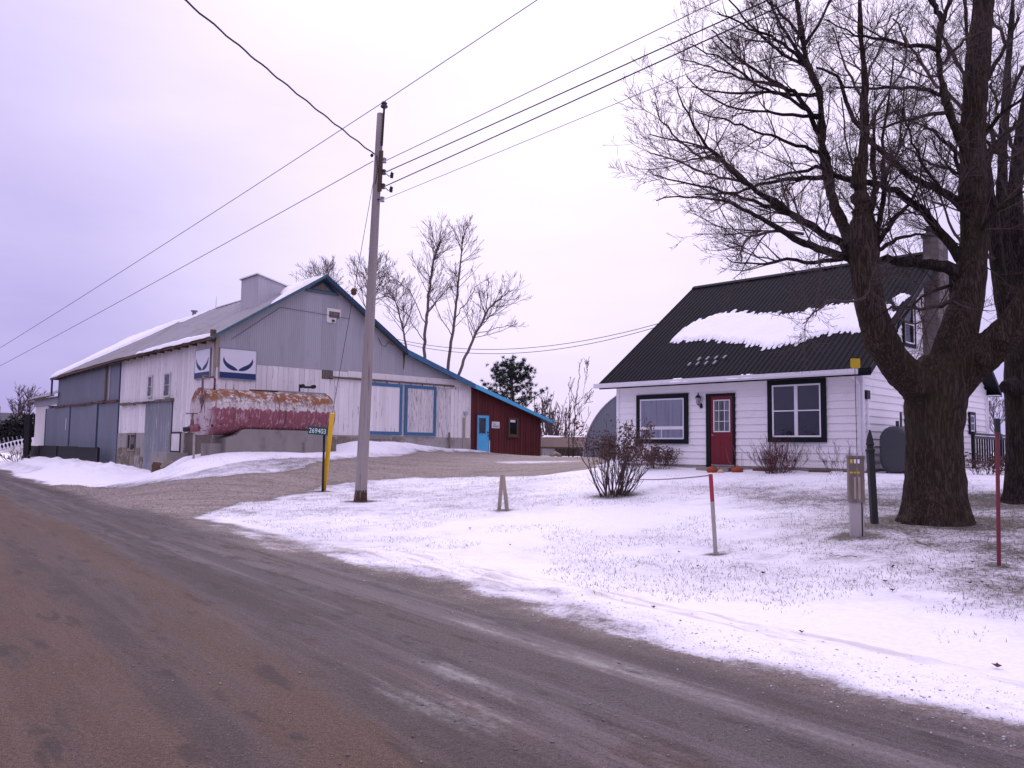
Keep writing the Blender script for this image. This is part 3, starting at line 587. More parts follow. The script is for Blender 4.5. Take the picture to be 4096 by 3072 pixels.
# ------------------------------------------------------------------ white house
def house():
    H = empty('house', (*HB[0], 0), HB[1], 'white sided house with black metal roof, red door and black window trim', 'house')
    W, D = 8.0, 10.5; SL = .714; YR = 5.25
    und = lambda y: 4.0 + SL * (y if y < YR else 2 * YR - y) - .04
    ZR = und(YR)
    MB().prism([(.03, .03, .6), (.03, D - .03, .6), (.03, D - .03, und(.03)), (.03, YR, ZR - .03), (.03, .03, und(.03))], (W - .06, 0, 0)).build('wall', 'siding', H)
    MB().box(-.02, W + .02, -.02, D + .02, .5, 1.2).build('foundation', 'concrete', H)
    # siding boards: front
    z = 1.22; step = .2; rows = []
    prof = lambda z0, z1: [(-.034, z0), (-.004, z1 - .002), (.03, z1 - .002), (.03, z0)]
    while z < 4.0:
        z1 = min(z + step, 4.02)
        MB().prism([(-.02, y, zz) for y, zz in prof(z, z1)], (W + .04, 0, 0)).build('siding_board', 'siding', H)
        z += step
    # siding boards: right gable wall, left gable wall (simple)
    for side in (1, 0):
        z = 1.22
        while z < ZR - .1:
            z1 = z + step
            ya = 0. if z1 <= und(0) else (z - 4.0 + .04) / SL; ya2 = 0. if z1 <= und(0) else (z1 - 4.0 + .04) / SL
            ya = max(ya, 0); 
            if side: pts = [(W + .036, ya, z), (W + .036, D - ya, z), (W + .004, D - ya2, z1 - .002), (W + .004, ya2, z1 - .002)]; d = (-.03, 0, 0)
            else: pts = [(-.026, ya, z), (-.004, ya2, z1 - .002), (-.004, D - ya2, z1 - .002), (-.026, D - ya, z)]; d = (.03, 0, 0)
            MB().prism(pts, d).build('siding_board', 'siding', H); z += step
    for x, y in ((0, 0), (W, 0), (W, D)): MB().box(x - .05, x + .05, y - .05, y + .05, 1.15, 3.9).build('corner_post', 'white_trim', H)
    # roof
    ex0, ex1, ey, ez = -.45, W + .42, -.45, 3.80; RZ = ez + SL * (YR - ey)
    rf = ribbed((ex0, ey, ez), (ex1, ey, ez), (ex0, YR, RZ), (ex1, YR, RZ), ex1 - ex0, .165, .018, 1).build('roof_sheet', 'dark_roof', H)
    ribbed((ex0, 2 * YR - ey, ez), (ex1, 2 * YR - ey, ez), (ex0, YR, RZ), (ex1, YR, RZ), ex1 - ex0, .165, .018, 1).build('roof_sheet', 'dark_roof', H)
    MB().prism([(ex0, ey, ez - .012), (ex0, YR, RZ - .012), (ex0, 2 * YR - ey, ez - .012), (ex0, 2 * YR - ey, ez - .13), (ex0, YR, RZ - .13), (ex0, ey, ez - .13)], (ex1 - ex0, 0, 0)).build('roof_deck', 'black_trim', H)
    MB().prism([(ex0 - .02, YR - .16, RZ - .06), (ex0 - .02, YR, RZ + .055), (ex0 - .02, YR + .16, RZ - .06), (ex0 - .02, YR, RZ + .035)], (ex1 - ex0 + .04, 0, 0)).build('ridge_cap', 'dark_roof', H)
    for x in (ex0, ex1):
        for s in (0, 1):
            y0, y1 = (ey, YR) if s == 0 else (2 * YR - ey, YR)
            MB().prism([(x - .015, y0, ez - .15), (x - .015, y1, RZ - .15), (x - .015, y1, RZ + .03), (x - .015, y0, ez + .03)], (.03, 0, 0)).build('rake_trim', 'black_trim', H)
    MB().box(ex0, ex1, ey + .02, .0, 3.69, 3.705).build('soffit', 'white_trim', H)
    MB().box(ex0, ex1, D, D - ey - .02, 3.69, 3.705).build('soffit', 'white_trim', H)
    g = MB(); 
    g.prism([(-.60, ey - .13, 3.80), (-.60, ey - .12, 3.70), (-.60, ey - .07, 3.66), (-.60, ey + .0, 3.66), (-.60, ey + .0, 3.80), (-.60, ey - .015, 3.80), (-.60, ey - .015, 3.68), (-.60, ey - .11, 3.72), (-.60, ey - .115, 3.80)], (8.7, 0, 0))
    g.build('gutter', 'white_trim', H)
    MB().box(ex0, ex1, ey, ey + .02, 3.62, 3.70).build('fascia', 'black_trim', H)
    dsp = MB().tube([(7.93, -.42, 3.68), (7.93, -.40, 3.62), (7.96, -.09, 3.42), (7.96, -.09, 1.25)], .04, 8).build('downspout', 'white_trim', H)
    MB().tube([(8.0, 10.75, 3.7), (8.06, 10.62, 3.45), (8.06, 10.6, 1.3)], .04, 8).build('downspout', 'white_trim', H)
    MB().box(8.03, 8.10, .10, .30, 3.05, 3.28).build('junction_box', 'black_iron', H)
    MB().tube([(8.07, .2, 3.05), (8.07, .2, 1.3)], .03, 8).build('conduit', 'white_trim', H)
    # front windows
    iw, ih = 1.94 - .28, 1.55 - .28
    window(H, (.78, -.03, 1.85), 0, 1.94, 1.55, .14, panes=[(.045, iw - .045, .40, ih - .045), (.045, iw / 2 - .015, .045, .30), (iw / 2 + .015, iw - .045, .045, .30)],
           rails=[(.045, iw - .045, .30, .40), (iw / 2 - .015, iw / 2 + .015, .045, .30)], back=('curtain', None), gl='glass_bright')
    iw, ih = 1.70 - .28, 1.74 - .28
    window(H, (5.36, -.03, 1.91), 0, 1.70, 1.74, .14, panes=[(.045, iw / 2 - .05, .045, ih * .5 - .015), (.045, iw / 2 - .05, ih * .5 + .015, ih - .045), (iw / 2 + .05, iw - .045, .045, ih * .5 - .015), (iw / 2 + .05, iw - .045, ih * .5 + .015, ih - .045)],
           rails=[(iw / 2 - .05, iw / 2 + .05, .045, ih - .045), (.045, iw / 2 - .05, ih * .5 - .015, ih * .5 + .015), (iw / 2 + .05, iw - .045, ih * .5 - .015, ih * .5 + .015)])
    # gable windows (right wall: rotate so that local -y looks to +x)
    for y, z, w_, h in ((2.85, 4.72, .95, 1.35), (6.75, 4.72, .95, 1.35), (2.85, 2.25, .95, .85), (8.55, 2.3, .62, .75)):
        iw, ih = w_ - .2, h - .2
        window(H, (W + .03, y, z), PI / 2, w_, h, .10, panes=[(.04, iw - .04, .04, ih * .5 - .015), (.04, iw - .04, ih * .5 + .015, ih - .04)], rails=[(.04, iw - .04, ih * .5 - .015, ih * .5 + .015)], back=('interior', 'interior'))
    # door
    d = MB(); d.box(3.35, 3.50, -.07, 0, 1.14, 3.35); d.box(4.24, 4.32, -.07, 0, 1.14, 3.35); d.box(3.50, 4.24, -.07, 0, 3.27, 3.35); d.box(3.42, 3.50, -.06, -.002, 1.2, 3.27)
    dr = d.build('door_frame', 'black_trim', H)
    ds = MB(); ds.box(3.50, 4.24, -.045, -.028, 1.24, 3.27)
    slab = ds.build('door', 'red_door', H)
    for (a, b, c, e) in ((3.60, 3.84, 1.40, 1.70), (3.92, 4.16, 1.40, 1.70), (3.60, 3.84, 1.80, 2.08), (3.92, 4.16, 1.80, 2.08)): frame(MB(), a, b, c, e, .025, -.052, -.045).build('door_panel', 'red_door', slab)
    frame(MB(), 3.60, 4.16, 2.20, 3.16, .035, -.06, -.044).build('lite_frame', 'white_trim', slab)
    for i in (1, 2): MB().box(3.60 + .56 * i / 3 - .009, 3.60 + .56 * i / 3 + .009, -.058, -.046, 2.235, 3.125).build('glazing_bar', 'white_trim', slab); MB().box(3.635, 4.125, -.057, -.046, 2.20 + .96 * i / 3 - .009, 2.20 + .96 * i / 3 + .009).build('glazing_bar', 'white_trim', slab)
    MB().box(3.63, 4.13, -.0475, -.0465, 2.23, 3.13).build('curtain', 'curtain', slab); MB().box(3.63, 4.13, -.0525, -.0505, 2.23, 3.13).build('pane', 'glass', slab)
    MB().tube([(3.56, -.045, 2.12), (3.56, -.09, 2.12), (3.64, -.095, 2.10)], .012, 8).build('door_handle', 'galv', slab)
    MB().box(3.30, 4.36, -.55, -.03, .9, 1.16).build('step', 'concrete', H)
    # lamp
    lm = MB().box(3.13, 3.21, -.05, -.02, 2.93, 3.07); lm.tube([(3.17, -.05, 3.0), (3.17, -.12, 2.98), (3.14, -.15, 3.03)], .012, 6)
    lo = lm.build('wall_lamp', 'black_iron', H)
    MB().lathe([(.02, 0), (.055, .02), (.06, .03)], 6, (3.14, -.15, 3.02)).build('lamp_base', 'black_iron', lo)
    MB().lathe([(.05, 0), (.085, .17)], 6, (3.14, -.15, 3.06)).build('lamp_glass', 'grey_glassy', lo)
    MB().lathe([(.105, 0), (.10, .015), (.07, .06), (.025, .09), (.02, .11), (.028, .125), (.01, .16)], 6, (3.14, -.15, 3.235)).build('lamp_cap', 'black_iron', lo)
    for i in range(6):
        a = i * PI / 3; MB().tube([(3.14 + .05 * math.cos(a), -.15 + .05 * math.sin(a), 3.06), (3.14 + .088 * math.cos(a), -.15 + .088 * math.sin(a), 3.235)], .006, 4).build('lamp_bar', 'black_iron', lo)
    # chimney of blocks outside the gable
    ch = MB().box(W + .02, W + .46, 4.50, 5.95, .6, 5.6).prism([(W + .02, 4.5, 5.6), (W + .02, 5.95, 5.6), (W + .02, 5.6, 6.3), (W + .02, 4.72, 6.3)], (.44, 0, 0)).box(W + .02, W + .46, 4.72, 5.60, 6.3, 8.25).build('chimney', 'chimney', H)
    for k in range(10):
        for j in range(2):
            MB().box(W + .452, W + .468, 4.735 + j * .43 , 4.735 + j * .43 + .415, 6.32 + k * .19, 6.32 + k * .19 + .175).build('block', 'chimney', ch)
            MB().box(W + .03 + j * .22, W + .03 + j * .22 + .205, 4.712, 4.728, 6.32 + k * .19, 6.32 + k * .19 + .175).build('block', 'chimney', ch)
    for k in range(22):
        for j in range(4):
            o = (k % 2) * .17
            y0 = max(4.5, 4.515 + j * .37 - o); y1 = min(5.945, 4.515 + j * .37 - o + .355)
            if k * .225 + .8 < 5.4: MB().box(W + .452, W + .468, y0, y1, 1.0 + k * .225, 1.0 + k * .225 + .21).build('block', 'chimney', ch)
    MB().box(W - .02, W + .50, 4.68, 5.64, 8.25, 8.36).build('chimney_cap', 'chimney', ch)
    MB().box(W + .08, W + .24, 4.85, 5.1, 8.36, 8.62).build('flue', 'chimney', ch)
    # basement window wells along the front
    for x in (5.0, 6.65, 7.6): MB().box(x, x + .55, -.30, -.05, 1.0, 1.17).build('window_well', 'brown_wood', H)
    # snow stops on the roof (two short rows of grey clips)
    for i, (a, b) in enumerate([(2.55 + .3 * k, .62) for k in range(4)] + [(2.75 + .3 * k, .86) for k in range(4)]):
        y = ey + b; z = ez + SL * b
        MB().prism([(a, y, z + .0), (a + .06, y, z + .0), (a + .09, y + .12, z + .10), (a + .03, y + .12, z + .10)], (0, -.02, .045)).build('snow_guard', 'galv', H)
    return H, (ex0, ey, ez, SL, RZ)
Hh, (ex0, ey, ez, SL, RZ) = house()
def hroof(a, b):   # a along x, b metres in plan from the eave
    p = loc2w(HB, ex0 + a, ey + b); return np.array([p[0], p[1], ez + SL * b + .02])
def roofpix(u, v):
    O = hroof(0, 0); n = np.cross(hroof(1, 0) - O, hroof(0, 1) - O); d = ray(u, v); P = CAM + d * (n @ (O - CAM) / (n @ d))
    x, y = w2loc(HB, P[0], P[1]); return (x - ex0, y - ey)
poly = [roofpix(*p) for p in [(1456, 733), (1480, 712), (1510, 692), (1550, 680), (1590, 672), (1640, 679), (1700, 677), (1760, 668), (1800, 661), (1850, 655), (1890, 652), (1930, 656), (1932, 676), (1905, 705), (1880, 733), (1872, 742), (1868, 716), (1830, 714), (1790, 720), (1740, 731), (1700, 742), (1660, 750), (1635, 746), (1610, 737), (1570, 738), (1530, 731), (1500, 733)]]
snow_patch('roof_snow', hroof, poly, .05, 'snow patch lying across the black metal house roof', .04, rough=.30, seed=5, rib=.167)
snow_patch('roof_snow', hroof, [roofpix(*p) for p in [(1925, 645), (1948, 632), (1960, 640), (1940, 660)]], .06, 'small snow patch at the gable end of the house roof', .04, rough=.2, seed=9)
snow_patch('roof_snow', hroof, [(2.9, -.12), (4.6, -.12), (5.6, -.12), (5.6, .0), (4.5, -.02), (2.9, -.0)], .05, 'thin snow in the gutter above the red door', .04, rough=.1, seed=12)

# ------------------------------------------------------------------ barn
def gab(a, o, z): return (a, -o, z)
def sid(a, o, z): return (-o, a, z)
def slab(fp, a0, a1, o0, o1, z0, z1, z1b=None):
    """board on a wall face: a along the wall, o outwards, top may slope from z1 to z1b"""
    z1b = z1 if z1b is None else z1b
    return MB().add([fp(a0, o0, z0), fp(a1, o0, z0), fp(a1, o1, z0), fp(a0, o1, z0), fp(a0, o0, z1), fp(a1, o0, z1b), fp(a1, o1, z1b), fp(a0, o1, z1)],
                    [(0, 3, 2, 1), (4, 5, 6, 7), (0, 1, 5, 4), (1, 2, 6, 5), (2, 3, 7, 6), (3, 0, 4, 7)])
def corr(fp, a0, a1, z0, ztop, o=.03, per=.10, amp=.007):
    n = max(2, int(round((a1 - a0) / per * 2))); V = []
    for i in range(n + 1):
        a = a0 + (a1 - a0) * i / n; oo = o + (amp if i % 2 else 0)
        V += [fp(a, oo, z0(a) if callable(z0) else z0), fp(a, oo, ztop(a) if callable(ztop) else ztop)]
    return MB().add(V, [(2 * i, 2 * i + 2, 2 * i + 3, 2 * i + 1) for i in range(n)])
AX, AZ, KX, KZ, LX, LZ, SX, SZ = 4.87, 9.47, 9.46, 6.40, 13.78, 4.97, 19.42, 3.27
EX, EZ = -.35, 6.10
def rz_(x):
    if x < AX: return EZ + (AZ - EZ) * (x - EX) / (AX - EX)
    if x < KX: return AZ + (KZ - AZ) * (x - AX) / (KX - AX)
    if x < LX: return KZ + (LZ - KZ) * (x - KX) / (LX - KX)
    return LZ + (SZ - LZ) * (x - LX) / (SX - LX)
LEN = 24.7
def barn_sag(y, x):    # old roof sags towards the far end, more at the eave
    f = max(0, min(1, (x - EX) / (AX - EX))); e = np.interp(y, [0, 12, 20, 25.7], [0, -.02, -.16, -.30]); r = np.interp(y, [0, 12, 20, 25.7], [0, -.06, -.24, -.40]); return float(e * (1 - f) + r * f)
def barn():
    B = empty('barn', (*BB[0], 0), BB[1], 'weathered white and grey barn with metal roof and blue trimmed sliding doors', 'barn')
    # core behind the cladding
    MB().prism([(.03, .03, .2), (LX - .03, .03, .2), (LX - .03, .03, LZ - .12), (KX, .03, KZ - .12), (AX, .03, AZ - .14), (.03, .03, rz_(.03) - .14)], (0, 12.2, 0)).build('wall', 'old_wood', B)
    MB().prism([(.06, 12.23, .2), (LX - .03, 12.23, .2), (LX - .03, 12.23, LZ - .4), (KX, 12.23, KZ - .5), (AX, 12.23, AZ - .55), (.06, 12.23, rz_(.03) - .45)], (0, LEN - 12.3, 0)).build('wall', 'old_wood', B)
    # foundations
    MB().box(.0, LX, -.06, .04, .6, 2.16).build('foundation', 'mortar', B)
    MB().box(-.06, .04, 3.0, 4.55, .5, 2.16).build('foundation', 'mortar', B)
    st = MB().box(-.06, .04, 8.1, 12.3, .0, 2.18).build('foundation', 'mortar', B)
    rs = random.Random(4)
    for fp, a0, a1, zlo, zhi, nrow in ((gab, 4.4, 9.5, 1.35, 2.1, 2), (sid, 8.2, 12.25, .2, 1.45, 3)):
        rh = (zhi - zlo) / nrow
        for r in range(nrow):
            a = a0
            while a < a1 - .2:
                wd = rs.uniform(.35, .8); e = min(a1, a + wd)
                if rs.random() < .72:
                    c = [(a + .03, zlo + r * rh + .04), ((a + e) / 2, zlo + r * rh + .02), (e - .03, zlo + r * rh + .05), (e - .02, zlo + r * rh + rh * .6), (e - .08, zlo + (r + 1) * rh - .03), (a + .08, zlo + (r + 1) * rh - .02), (a + .02, zlo + r * rh + rh * .5)]
                    c = [(x + rs.uniform(-.03, .03), z + rs.uniform(-.03, .03)) for x, z in c]
                    MB().prism([fp(x, .055, z) for x, z in c], np.array(fp(0, .035, 0))).build('stone', 'stone', B)
                a = e
    MB().prism([gab(7.0, .05, 2.08), gab(8.62, .05, 2.08), gab(8.48, .05, 1.55), gab(8.36, .05, 1.55), gab(8.44, .05, 2.0), gab(7.0, .05, 2.0)], (0, -.05, 0)).build('sill_slab', 'concrete', B)
    # gable: white boards below, metal sheets above
    x = 0.
    while x < LX - .02:
        e = min(LX, x + .252 + rs.uniform(-.02, .02)); z0 = 2.13 + rs.uniform(-.02, .02)
        gp = .004 if rs.random() < .6 else .013; slab(gab, x + gp, e - .004, .0, .024 + rs.uniform(0, .006), z0, 5.16 + rs.uniform(0, .03)).build('wall_board', 'barn_white' if not (11.4 < x < 12.2) else 'barn_worn', B); x = e
    x = 0.
    while x < LX - .05:
        e = min(LX, x + .81)
        br = [x] + [k for k in (AX, KX) if x < k < e] + [e]
        for a, b in zip(br[:-1], br[1:]): corr(gab, a + .002, b + .002, lambda q: 5.12, lambda q: max(5.14, rz_(q) - .13), .03, .10).build('metal_sheet', 'metal_grey', B)
        x = e
    # rail board and track over the sliding doors
    slab(gab, 6.3, LX, .03, .055, 4.88, 5.17).build('rail_board', 'barn_white', B)
    slab(gab, 5.3, 12.6, .03, .12, 4.78, 4.86).build('door_track', 'old_wood', B)
    for i in range(9): slab(gab, 7.1 + i * .7, 7.1 + i * .7 + .62, .03, .07 + rs.uniform(0, .04), 4.70 + rs.uniform(-.03, .03), 4.79).build('flashing', 'barn_worn', B)
    slab(gab, 4.95, 5.52, .026, .034, 4.72, 5.13).build('patch_hole', 'black_trim', B)
    for i in range(4): slab(gab, 4.97 + i * .135, 5.09 + i * .135, .034, .05, 4.73, 5.13).build('patch_board', 'old_wood', B)
    for a, b, worn in ((7.25, 9.36, 0), (9.52, 11.44, 1)):
        d = MB()
        for (q0, q1, z0, z1) in ((a, b, 4.56, 4.72), (a, b, 2.22, 2.38), (a, a + .16, 2.38, 4.56), (b - .16, b, 2.38, 4.56)): d.box(q0, q1, -.125, -.085, z0, z1)
        dd = d.build('sliding_door', 'blue_trim', B)
        q = a + .10
        while q < b - .12:
            e = min(b - .1, q + .175); slab(gab, q + .002, e - .002, .08, .10 + rs.uniform(0, .004), 2.30, 4.64).build('door_board', 'barn_worn' if worn else 'barn_white', dd); q = e
    # peak: blue boards with a louvre triangle, small boarded window on a white patch
    MB().prism([gab(4.02, .04, 8.66), gab(5.72, .04, 8.66), gab(AX, .04, AZ - .12)], (0, -.05, 0)).build('gable_peak', 'dark_blue', B)
    MB().prism([gab(4.32, .09, 8.78), gab(5.30, .09, 8.78), gab(AX - .05, .09, 9.12)], (0, -.012, 0)).build('louvre', 'old_wood', B)
    MB().prism([gab(4.0, .09, 8.64), gab(5.6, .09, 8.64), gab(5.6, .09, 8.75), gab(4.0, .09, 8.75)], (0, -.03, 0)).build('peak_ledge', 'green_blue', B)
    MB().prism([gab(*p) for p in ((5.10, .046, 7.62), (5.10, .046, 7.40), (5.14, .046, 7.34), (5.56, .046, 7.34), (5.60, .046, 7.58), (5.82, .046, 7.60), (5.82, .046, 8.0), (5.10, .046, 8.02))], (0, -.012, 0)).build('white_patch', 'barn_white', B)
    for i in range(4): slab(gab, 5.22 + i * .14, 5.345 + i * .14, .058, .07, 7.58, 7.87).build('window_board', 'old_wood', B)
    MB().tube([gab(5.42, .05, 7.46), gab(5.42, .16, 7.42)], .06, 8).build('vent_cap', 'brown_wood', B)
    # rust streak
    MB().prism([gab(*p) for p in ((9.36, .047, 6.30), (9.54, .047, 6.28), (9.50, .047, 5.95), (9.45, .047, 5.5), (9.42, .047, 5.45), (9.40, .047, 6.0))], (0, -.004, 0)).build('rust_stain', 'brown_wood', B)
    # left side: white boards, windows, ledge, doors
    y = 0.
    while y < 12.28:
        e = min(12.3, y + .30 + rs.uniform(-.03, .05)); z0 = 3.62 if 4.6 < (y + e) / 2 < 8.1 else 2.16 + rs.uniform(-.03, .03)
        gp = .004 if rs.random() < .5 else .016; slab(sid, y + gp, e - .004, .0, .022 + rs.uniform(0, .01), z0, rz_(0) - .10 + barn_sag(y, 0)).build('wall_board', 'barn_white', B); y = e
    for y0, y1, z0, z1 in ((7.36, 7.95, 3.88, 4.96), (4.98, 5.74, 3.82, 4.96)):
        w_, h = y1 - y0, z1 - z0
        window(B, (-.035, y1, z0), -PI / 2, w_, h, .06, 'barn_worn', .018, 'barn_worn', panes=[(.018, w_ - .138, .018, h * .5 - .07), (.018, w_ - .138, h * .5 - .05, h - .138)], rails=[(.018, w_ - .138, h * .5 - .07, h * .5 - .05)], back=('blind', 'interior'), gl='glass')
    for i in range(10):
        a = 4.45 + i * .74; slab(sid, a, a + .72, .02, .16 + rs.uniform(-.02, .08), 3.62 + rs.uniform(-.03, .03), 3.72 + rs.uniform(-.03, .03)).build('ledge_board', 'old_wood', B)
    gd_ = slab(sid, 4.6, 8.08, .045, .06, .36, 3.62).build('barn_door', 'grey_streak', B)
    for i in range(14): slab(sid, 4.61 + i * .248, 4.61 + i * .248 + .242, .06, .072 + rs.uniform(0, .006), .34 + rs.uniform(0, .05), 3.62).build('door_board', 'grey_streak', gd_)
    for i in range(4): slab(sid, 4.72, 4.9, .08, .10, 1.45 + i * .2, 1.52 + i * .2).build('slat', 'pale_wood', gd_)
    sd = slab(sid, 3.42, 4.42, .06, .09, 1.3, 2.12).build('small_door', 'barn_white', B)
    frame(MB(), 0, 1.14, 0, .92, .07, -.1, -.0).build('door_frame', 'dark_green', sd, (-.0, 4.49, 1.28), (0, 0, -PI / 2))
    window(B, (-.06, 10.6, 1.25), -PI / 2, 1.25, .92, .05, 'old_wood', .04, 'pale_wood', panes=[(.5, 1.0, .05, .7)], rails=[(.42, .5, .05, .78)], back=('interior', 'interior'))
    # grey metal part of the left side
    y = 12.32
    while y < LEN - .05:
        e = min(LEN, y + .9); corr(sid, y, e + .002, 3.96, lambda q: rz_(0) - .16 + barn_sag(q, 0), .05, .15, .012).build('metal_sheet', 'metal_blue', B); y = e
    slab(sid, 14.5, 14.8, .06, .10, 3.98, 5.9).build('post', 'brown_wood', B); slab(sid, 13.95, 14.15, .06, .09, 4.0, 5.9).build('post', 'metal_grey', B)
    for i in range(11): slab(sid, 12.4 + i * 1.13, 12.4 + i * 1.13 + 1.12, .0, .16 + rs.uniform(-.03, .06), 3.86 + rs.uniform(-.03, .02), 3.96 + rs.uniform(-.02, .04)).build('ledge_board', 'brown_wood', B)
    for y0, y1, o in ((12.36, 15.9, .03), (16.05, 21.4, .07), (21.5, 27.1, .11)):
        d = slab(sid, y0, y1, o, o + .02, .4, 3.86).build('sliding_door', 'metal_blue', B); y = y0
        while y < y1 - .05:
            e = min(y1, y + .9); corr(sid, y, e, .4, 3.85, o + .022, .15, .010).build('metal_sheet', 'metal_blue', d); y = e
        slab(sid, y1 - .06, y1 + .06, o + .01, o + .05, .4, 3.86).build('door_edge', 'dark_blue', d)
    slab(sid, 22.0, 22.12, .15, .155, 2.45, 3.15).build('sticker', 'sign_white', B)
    slab(sid, 12.26, 12.4, .02, .07, .2, 5.95).build('corner_post', 'dark_blue', B)
    slab(sid, -.03, .14, .03, .055, 4.5, 6.0).build('corner_board', 'pale_wood', B); slab(gab, -.03, .12, .03, .055, 4.9, 6.2).build('corner_board', 'pale_wood', B)
    # roofs
    def rpt(x, y, dz=0): return (x, y, rz_(x) + barn_sag(y, x) + dz)
    def roofmesh(x0, x1, y0, y1, ny, nx, pitch, name, mat):
        V = []; Fc = []; ys = []
        for i in range(ny):
            for f, z in ((0, 0), (.42, 0), (.46, .03), (.54, .03), (.58, 0)): ys.append((y0 + (y1 - y0) * (i + f) / ny, z))
        ys.append((y1, 0)); m = len(ys)
        for j in range(nx + 1):
            x = x0 + (x1 - x0) * j / nx
            for yy, z in ys: V.append((x, yy, rz_(x) + barn_sag(yy, x) + z + .008 * math.sin(yy * 1.7 + j)))
        for j in range(nx):
            for i in range(m - 1): Fc.append((j * m + i, j * m + i + 1, (j + 1) * m + i + 1, (j + 1) * m + i))
        return MB().add(V, Fc).build(name, mat, B)
    roofmesh(EX, AX, -.35, 25.7, 42, 6, .62, 'roof_sheet', 'roof_metal')
    roofmesh(AX, KX, -.35, 25.7, 42, 4, .62, 'roof_sheet', 'roof_metal'); roofmesh(KX, LX, -.35, 25.7, 42, 3, .62, 'roof_sheet', 'roof_metal')
    MB().add([rpt(EX, -.3, -.1), rpt(AX, -.3, -.12), rpt(KX, -.3, -.1), rpt(LX, -.3, -.1), rpt(EX, 25.6, -.1), rpt(AX, 25.6, -.12), rpt(KX, 25.6, -.1), rpt(LX, 25.6, -.1)], [(0, 4, 5, 1), (1, 5, 6, 2), (2, 6, 7, 3)]).build('roof_deck', 'old_wood', B)
    for i in range(26): MB().box(EX + .02, .05, i, i + .07, rz_(EX) - .16 + barn_sag(i, EX), rz_(EX) - .03 + barn_sag(i, EX)).build('rafter_end', 'brown_wood', B)
    MB().add([rpt(EX, -.3, -.02), rpt(EX, 12.2, -.02), rpt(EX, 12.2, -.13), rpt(EX, -.3, -.13), rpt(EX, 25.6, -.02), rpt(EX, 25.6, -.15)], [(0, 1, 2, 3), (1, 4, 5, 2)]).build('eave_board', 'brown_wood', B)
    for (x0, x1, m, h) in ((EX, AX, 'green_blue', .14), (AX, KX, 'dark_blue', .24), (KX, LX, 'blue_trim', .26)):
        MB().prism([(x0, -.40, rz_(x0) + .03), (x1, -.40, rz_(x1) + .03), (x1, -.40, rz_(x1) - h + .03), (x0, -.40, rz_(x0) - h + .03)], (0, .05, 0)).build('rake_board', m, B)
    MB().prism([(AX - .2, -.36, AZ - .09), (AX, -.36, AZ + .05), (AX + .2, -.36, AZ - .09), (AX, -.36, AZ + .02)], (0, 12.3, -.05)).build('ridge_cap', 'roof_metal', B)
    # hay hoist housing on the ridge
    bxm = MB(); x0, x1, y0, y1 = 2.72, 5.3, 2.15, 3.95
    bxm.add([(x0, y0, 7.9), (x1, y0, 8.6), (x1, y1, 8.6), (x0, y1, 7.9), (x0, y0, 9.55), (x1, y0, 8.92), (x1, y1, 8.92), (x0, y1, 9.55)], [(4, 5, 6, 7), (0, 1, 5, 4), (1, 2, 6, 5), (2, 3, 7, 6), (3, 0, 4, 7)])
    rb = bxm.build('roof_housing', 'housing_grey', B)
    for i in range(4): corr(lambda a, o, z: (x0 - o, a, z), y0 + i * .45, y0 + (i + 1) * .45, 7.9, 9.53, .004, .15, .01).build('metal_sheet', 'housing_grey', rb)
    for i in range(3): corr(lambda a, o, z: (a, y0 - o, z), x0 + i * .6, x0 + (i + 1) * .6, 8.0, lambda q: 9.53 - .244 * (q - x0), .004, .15, .01).build('metal_sheet', 'housing_grey', rb)
    MB().add([(x0 - .08, y0 - .08, 9.60), (x1, y0 - .08, 8.96), (x1, y1 + .08, 8.96), (x0 - .08, y1 + .08, 9.60), (x0 - .08, y0 - .08, 9.54), (x1, y0 - .08, 8.90), (x1, y1 + .08, 8.90), (x0 - .08, y1 + .08, 9.54)], [(0, 1, 2, 3), (0, 4, 5, 1), (3, 7, 4, 0), (2, 6, 7, 3)]).build('housing_roof', 'white_trim', rb)
    for y in (2.6, 12.2): MB().tube([(AX, y, AZ - .1), (AX, y, AZ + .62)], [.012, .006], 6).build('lightning_rod', 'black_iron', B)
    MB().tube([(AX - .3, 14.6, 8.9), (AX - .3, 14.6, 9.45)], .12, 10).tube([(AX - .3, 14.6, 9.45), (AX - .3, 14.6, 9.52)], .2, 10).build('roof_vent', 'galv', B)
    MB().box(-.3, -.12, -.25, -.05, 6.15, 6.42).build('pulley_block', 'brown_wood', B)
    # far lean-to with pale block wall
    MB().box(.02, 5, 27.2, 30.7, .2, 4.1).build('end_wall', 'barn_white', B); MB().box(.5, 5, 24.72, 27.2, .2, 4.6).build('end_wall', 'metal_blue', B)
    slab(sid, 24.75, 31.0, -.02, .05, 4.1, 4.62).build('end_fascia', 'metal_grey', B)
    rm = ribbed((-.35, 24.3, 4.72), (-.35, 31.5, 4.60), (3.2, 24.3, 6.3), (3.2, 31.5, 6.1), 7.2, .6, .02).build('end_roof', 'roof_metal', B)
    MB().add([(-.35, 24.3, 4.70), (-.35, 31.5, 4.58), (-.35, 31.5, 4.47), (-.35, 24.3, 4.6)], [(0, 1, 2, 3)]).build('eave_board', 'brown_wood', B)
    MB().tube([(-.25, 25.5, 4.7), (-.25, 25.5, 5.75)], .06, 8).build('post', 'dark_blue', B)
    # gable odds and ends: meter, conduit, wires, rusty stub
    MB().tube([gab(13.40, .02, 3.45), gab(13.40, .14, 3.45)], .11, 12).build('meter', 'grey_glassy', B)
    slab(gab, 13.24, 13.36, .03, .10, 1.55, 3.22).build('conduit_board', 'pale_wood', B)
    MB().tube([gab(12.27, .16, 2.42), gab(12.3, .17, 1.5)], .05, 8).build('stub_post', 'old_wood', B)
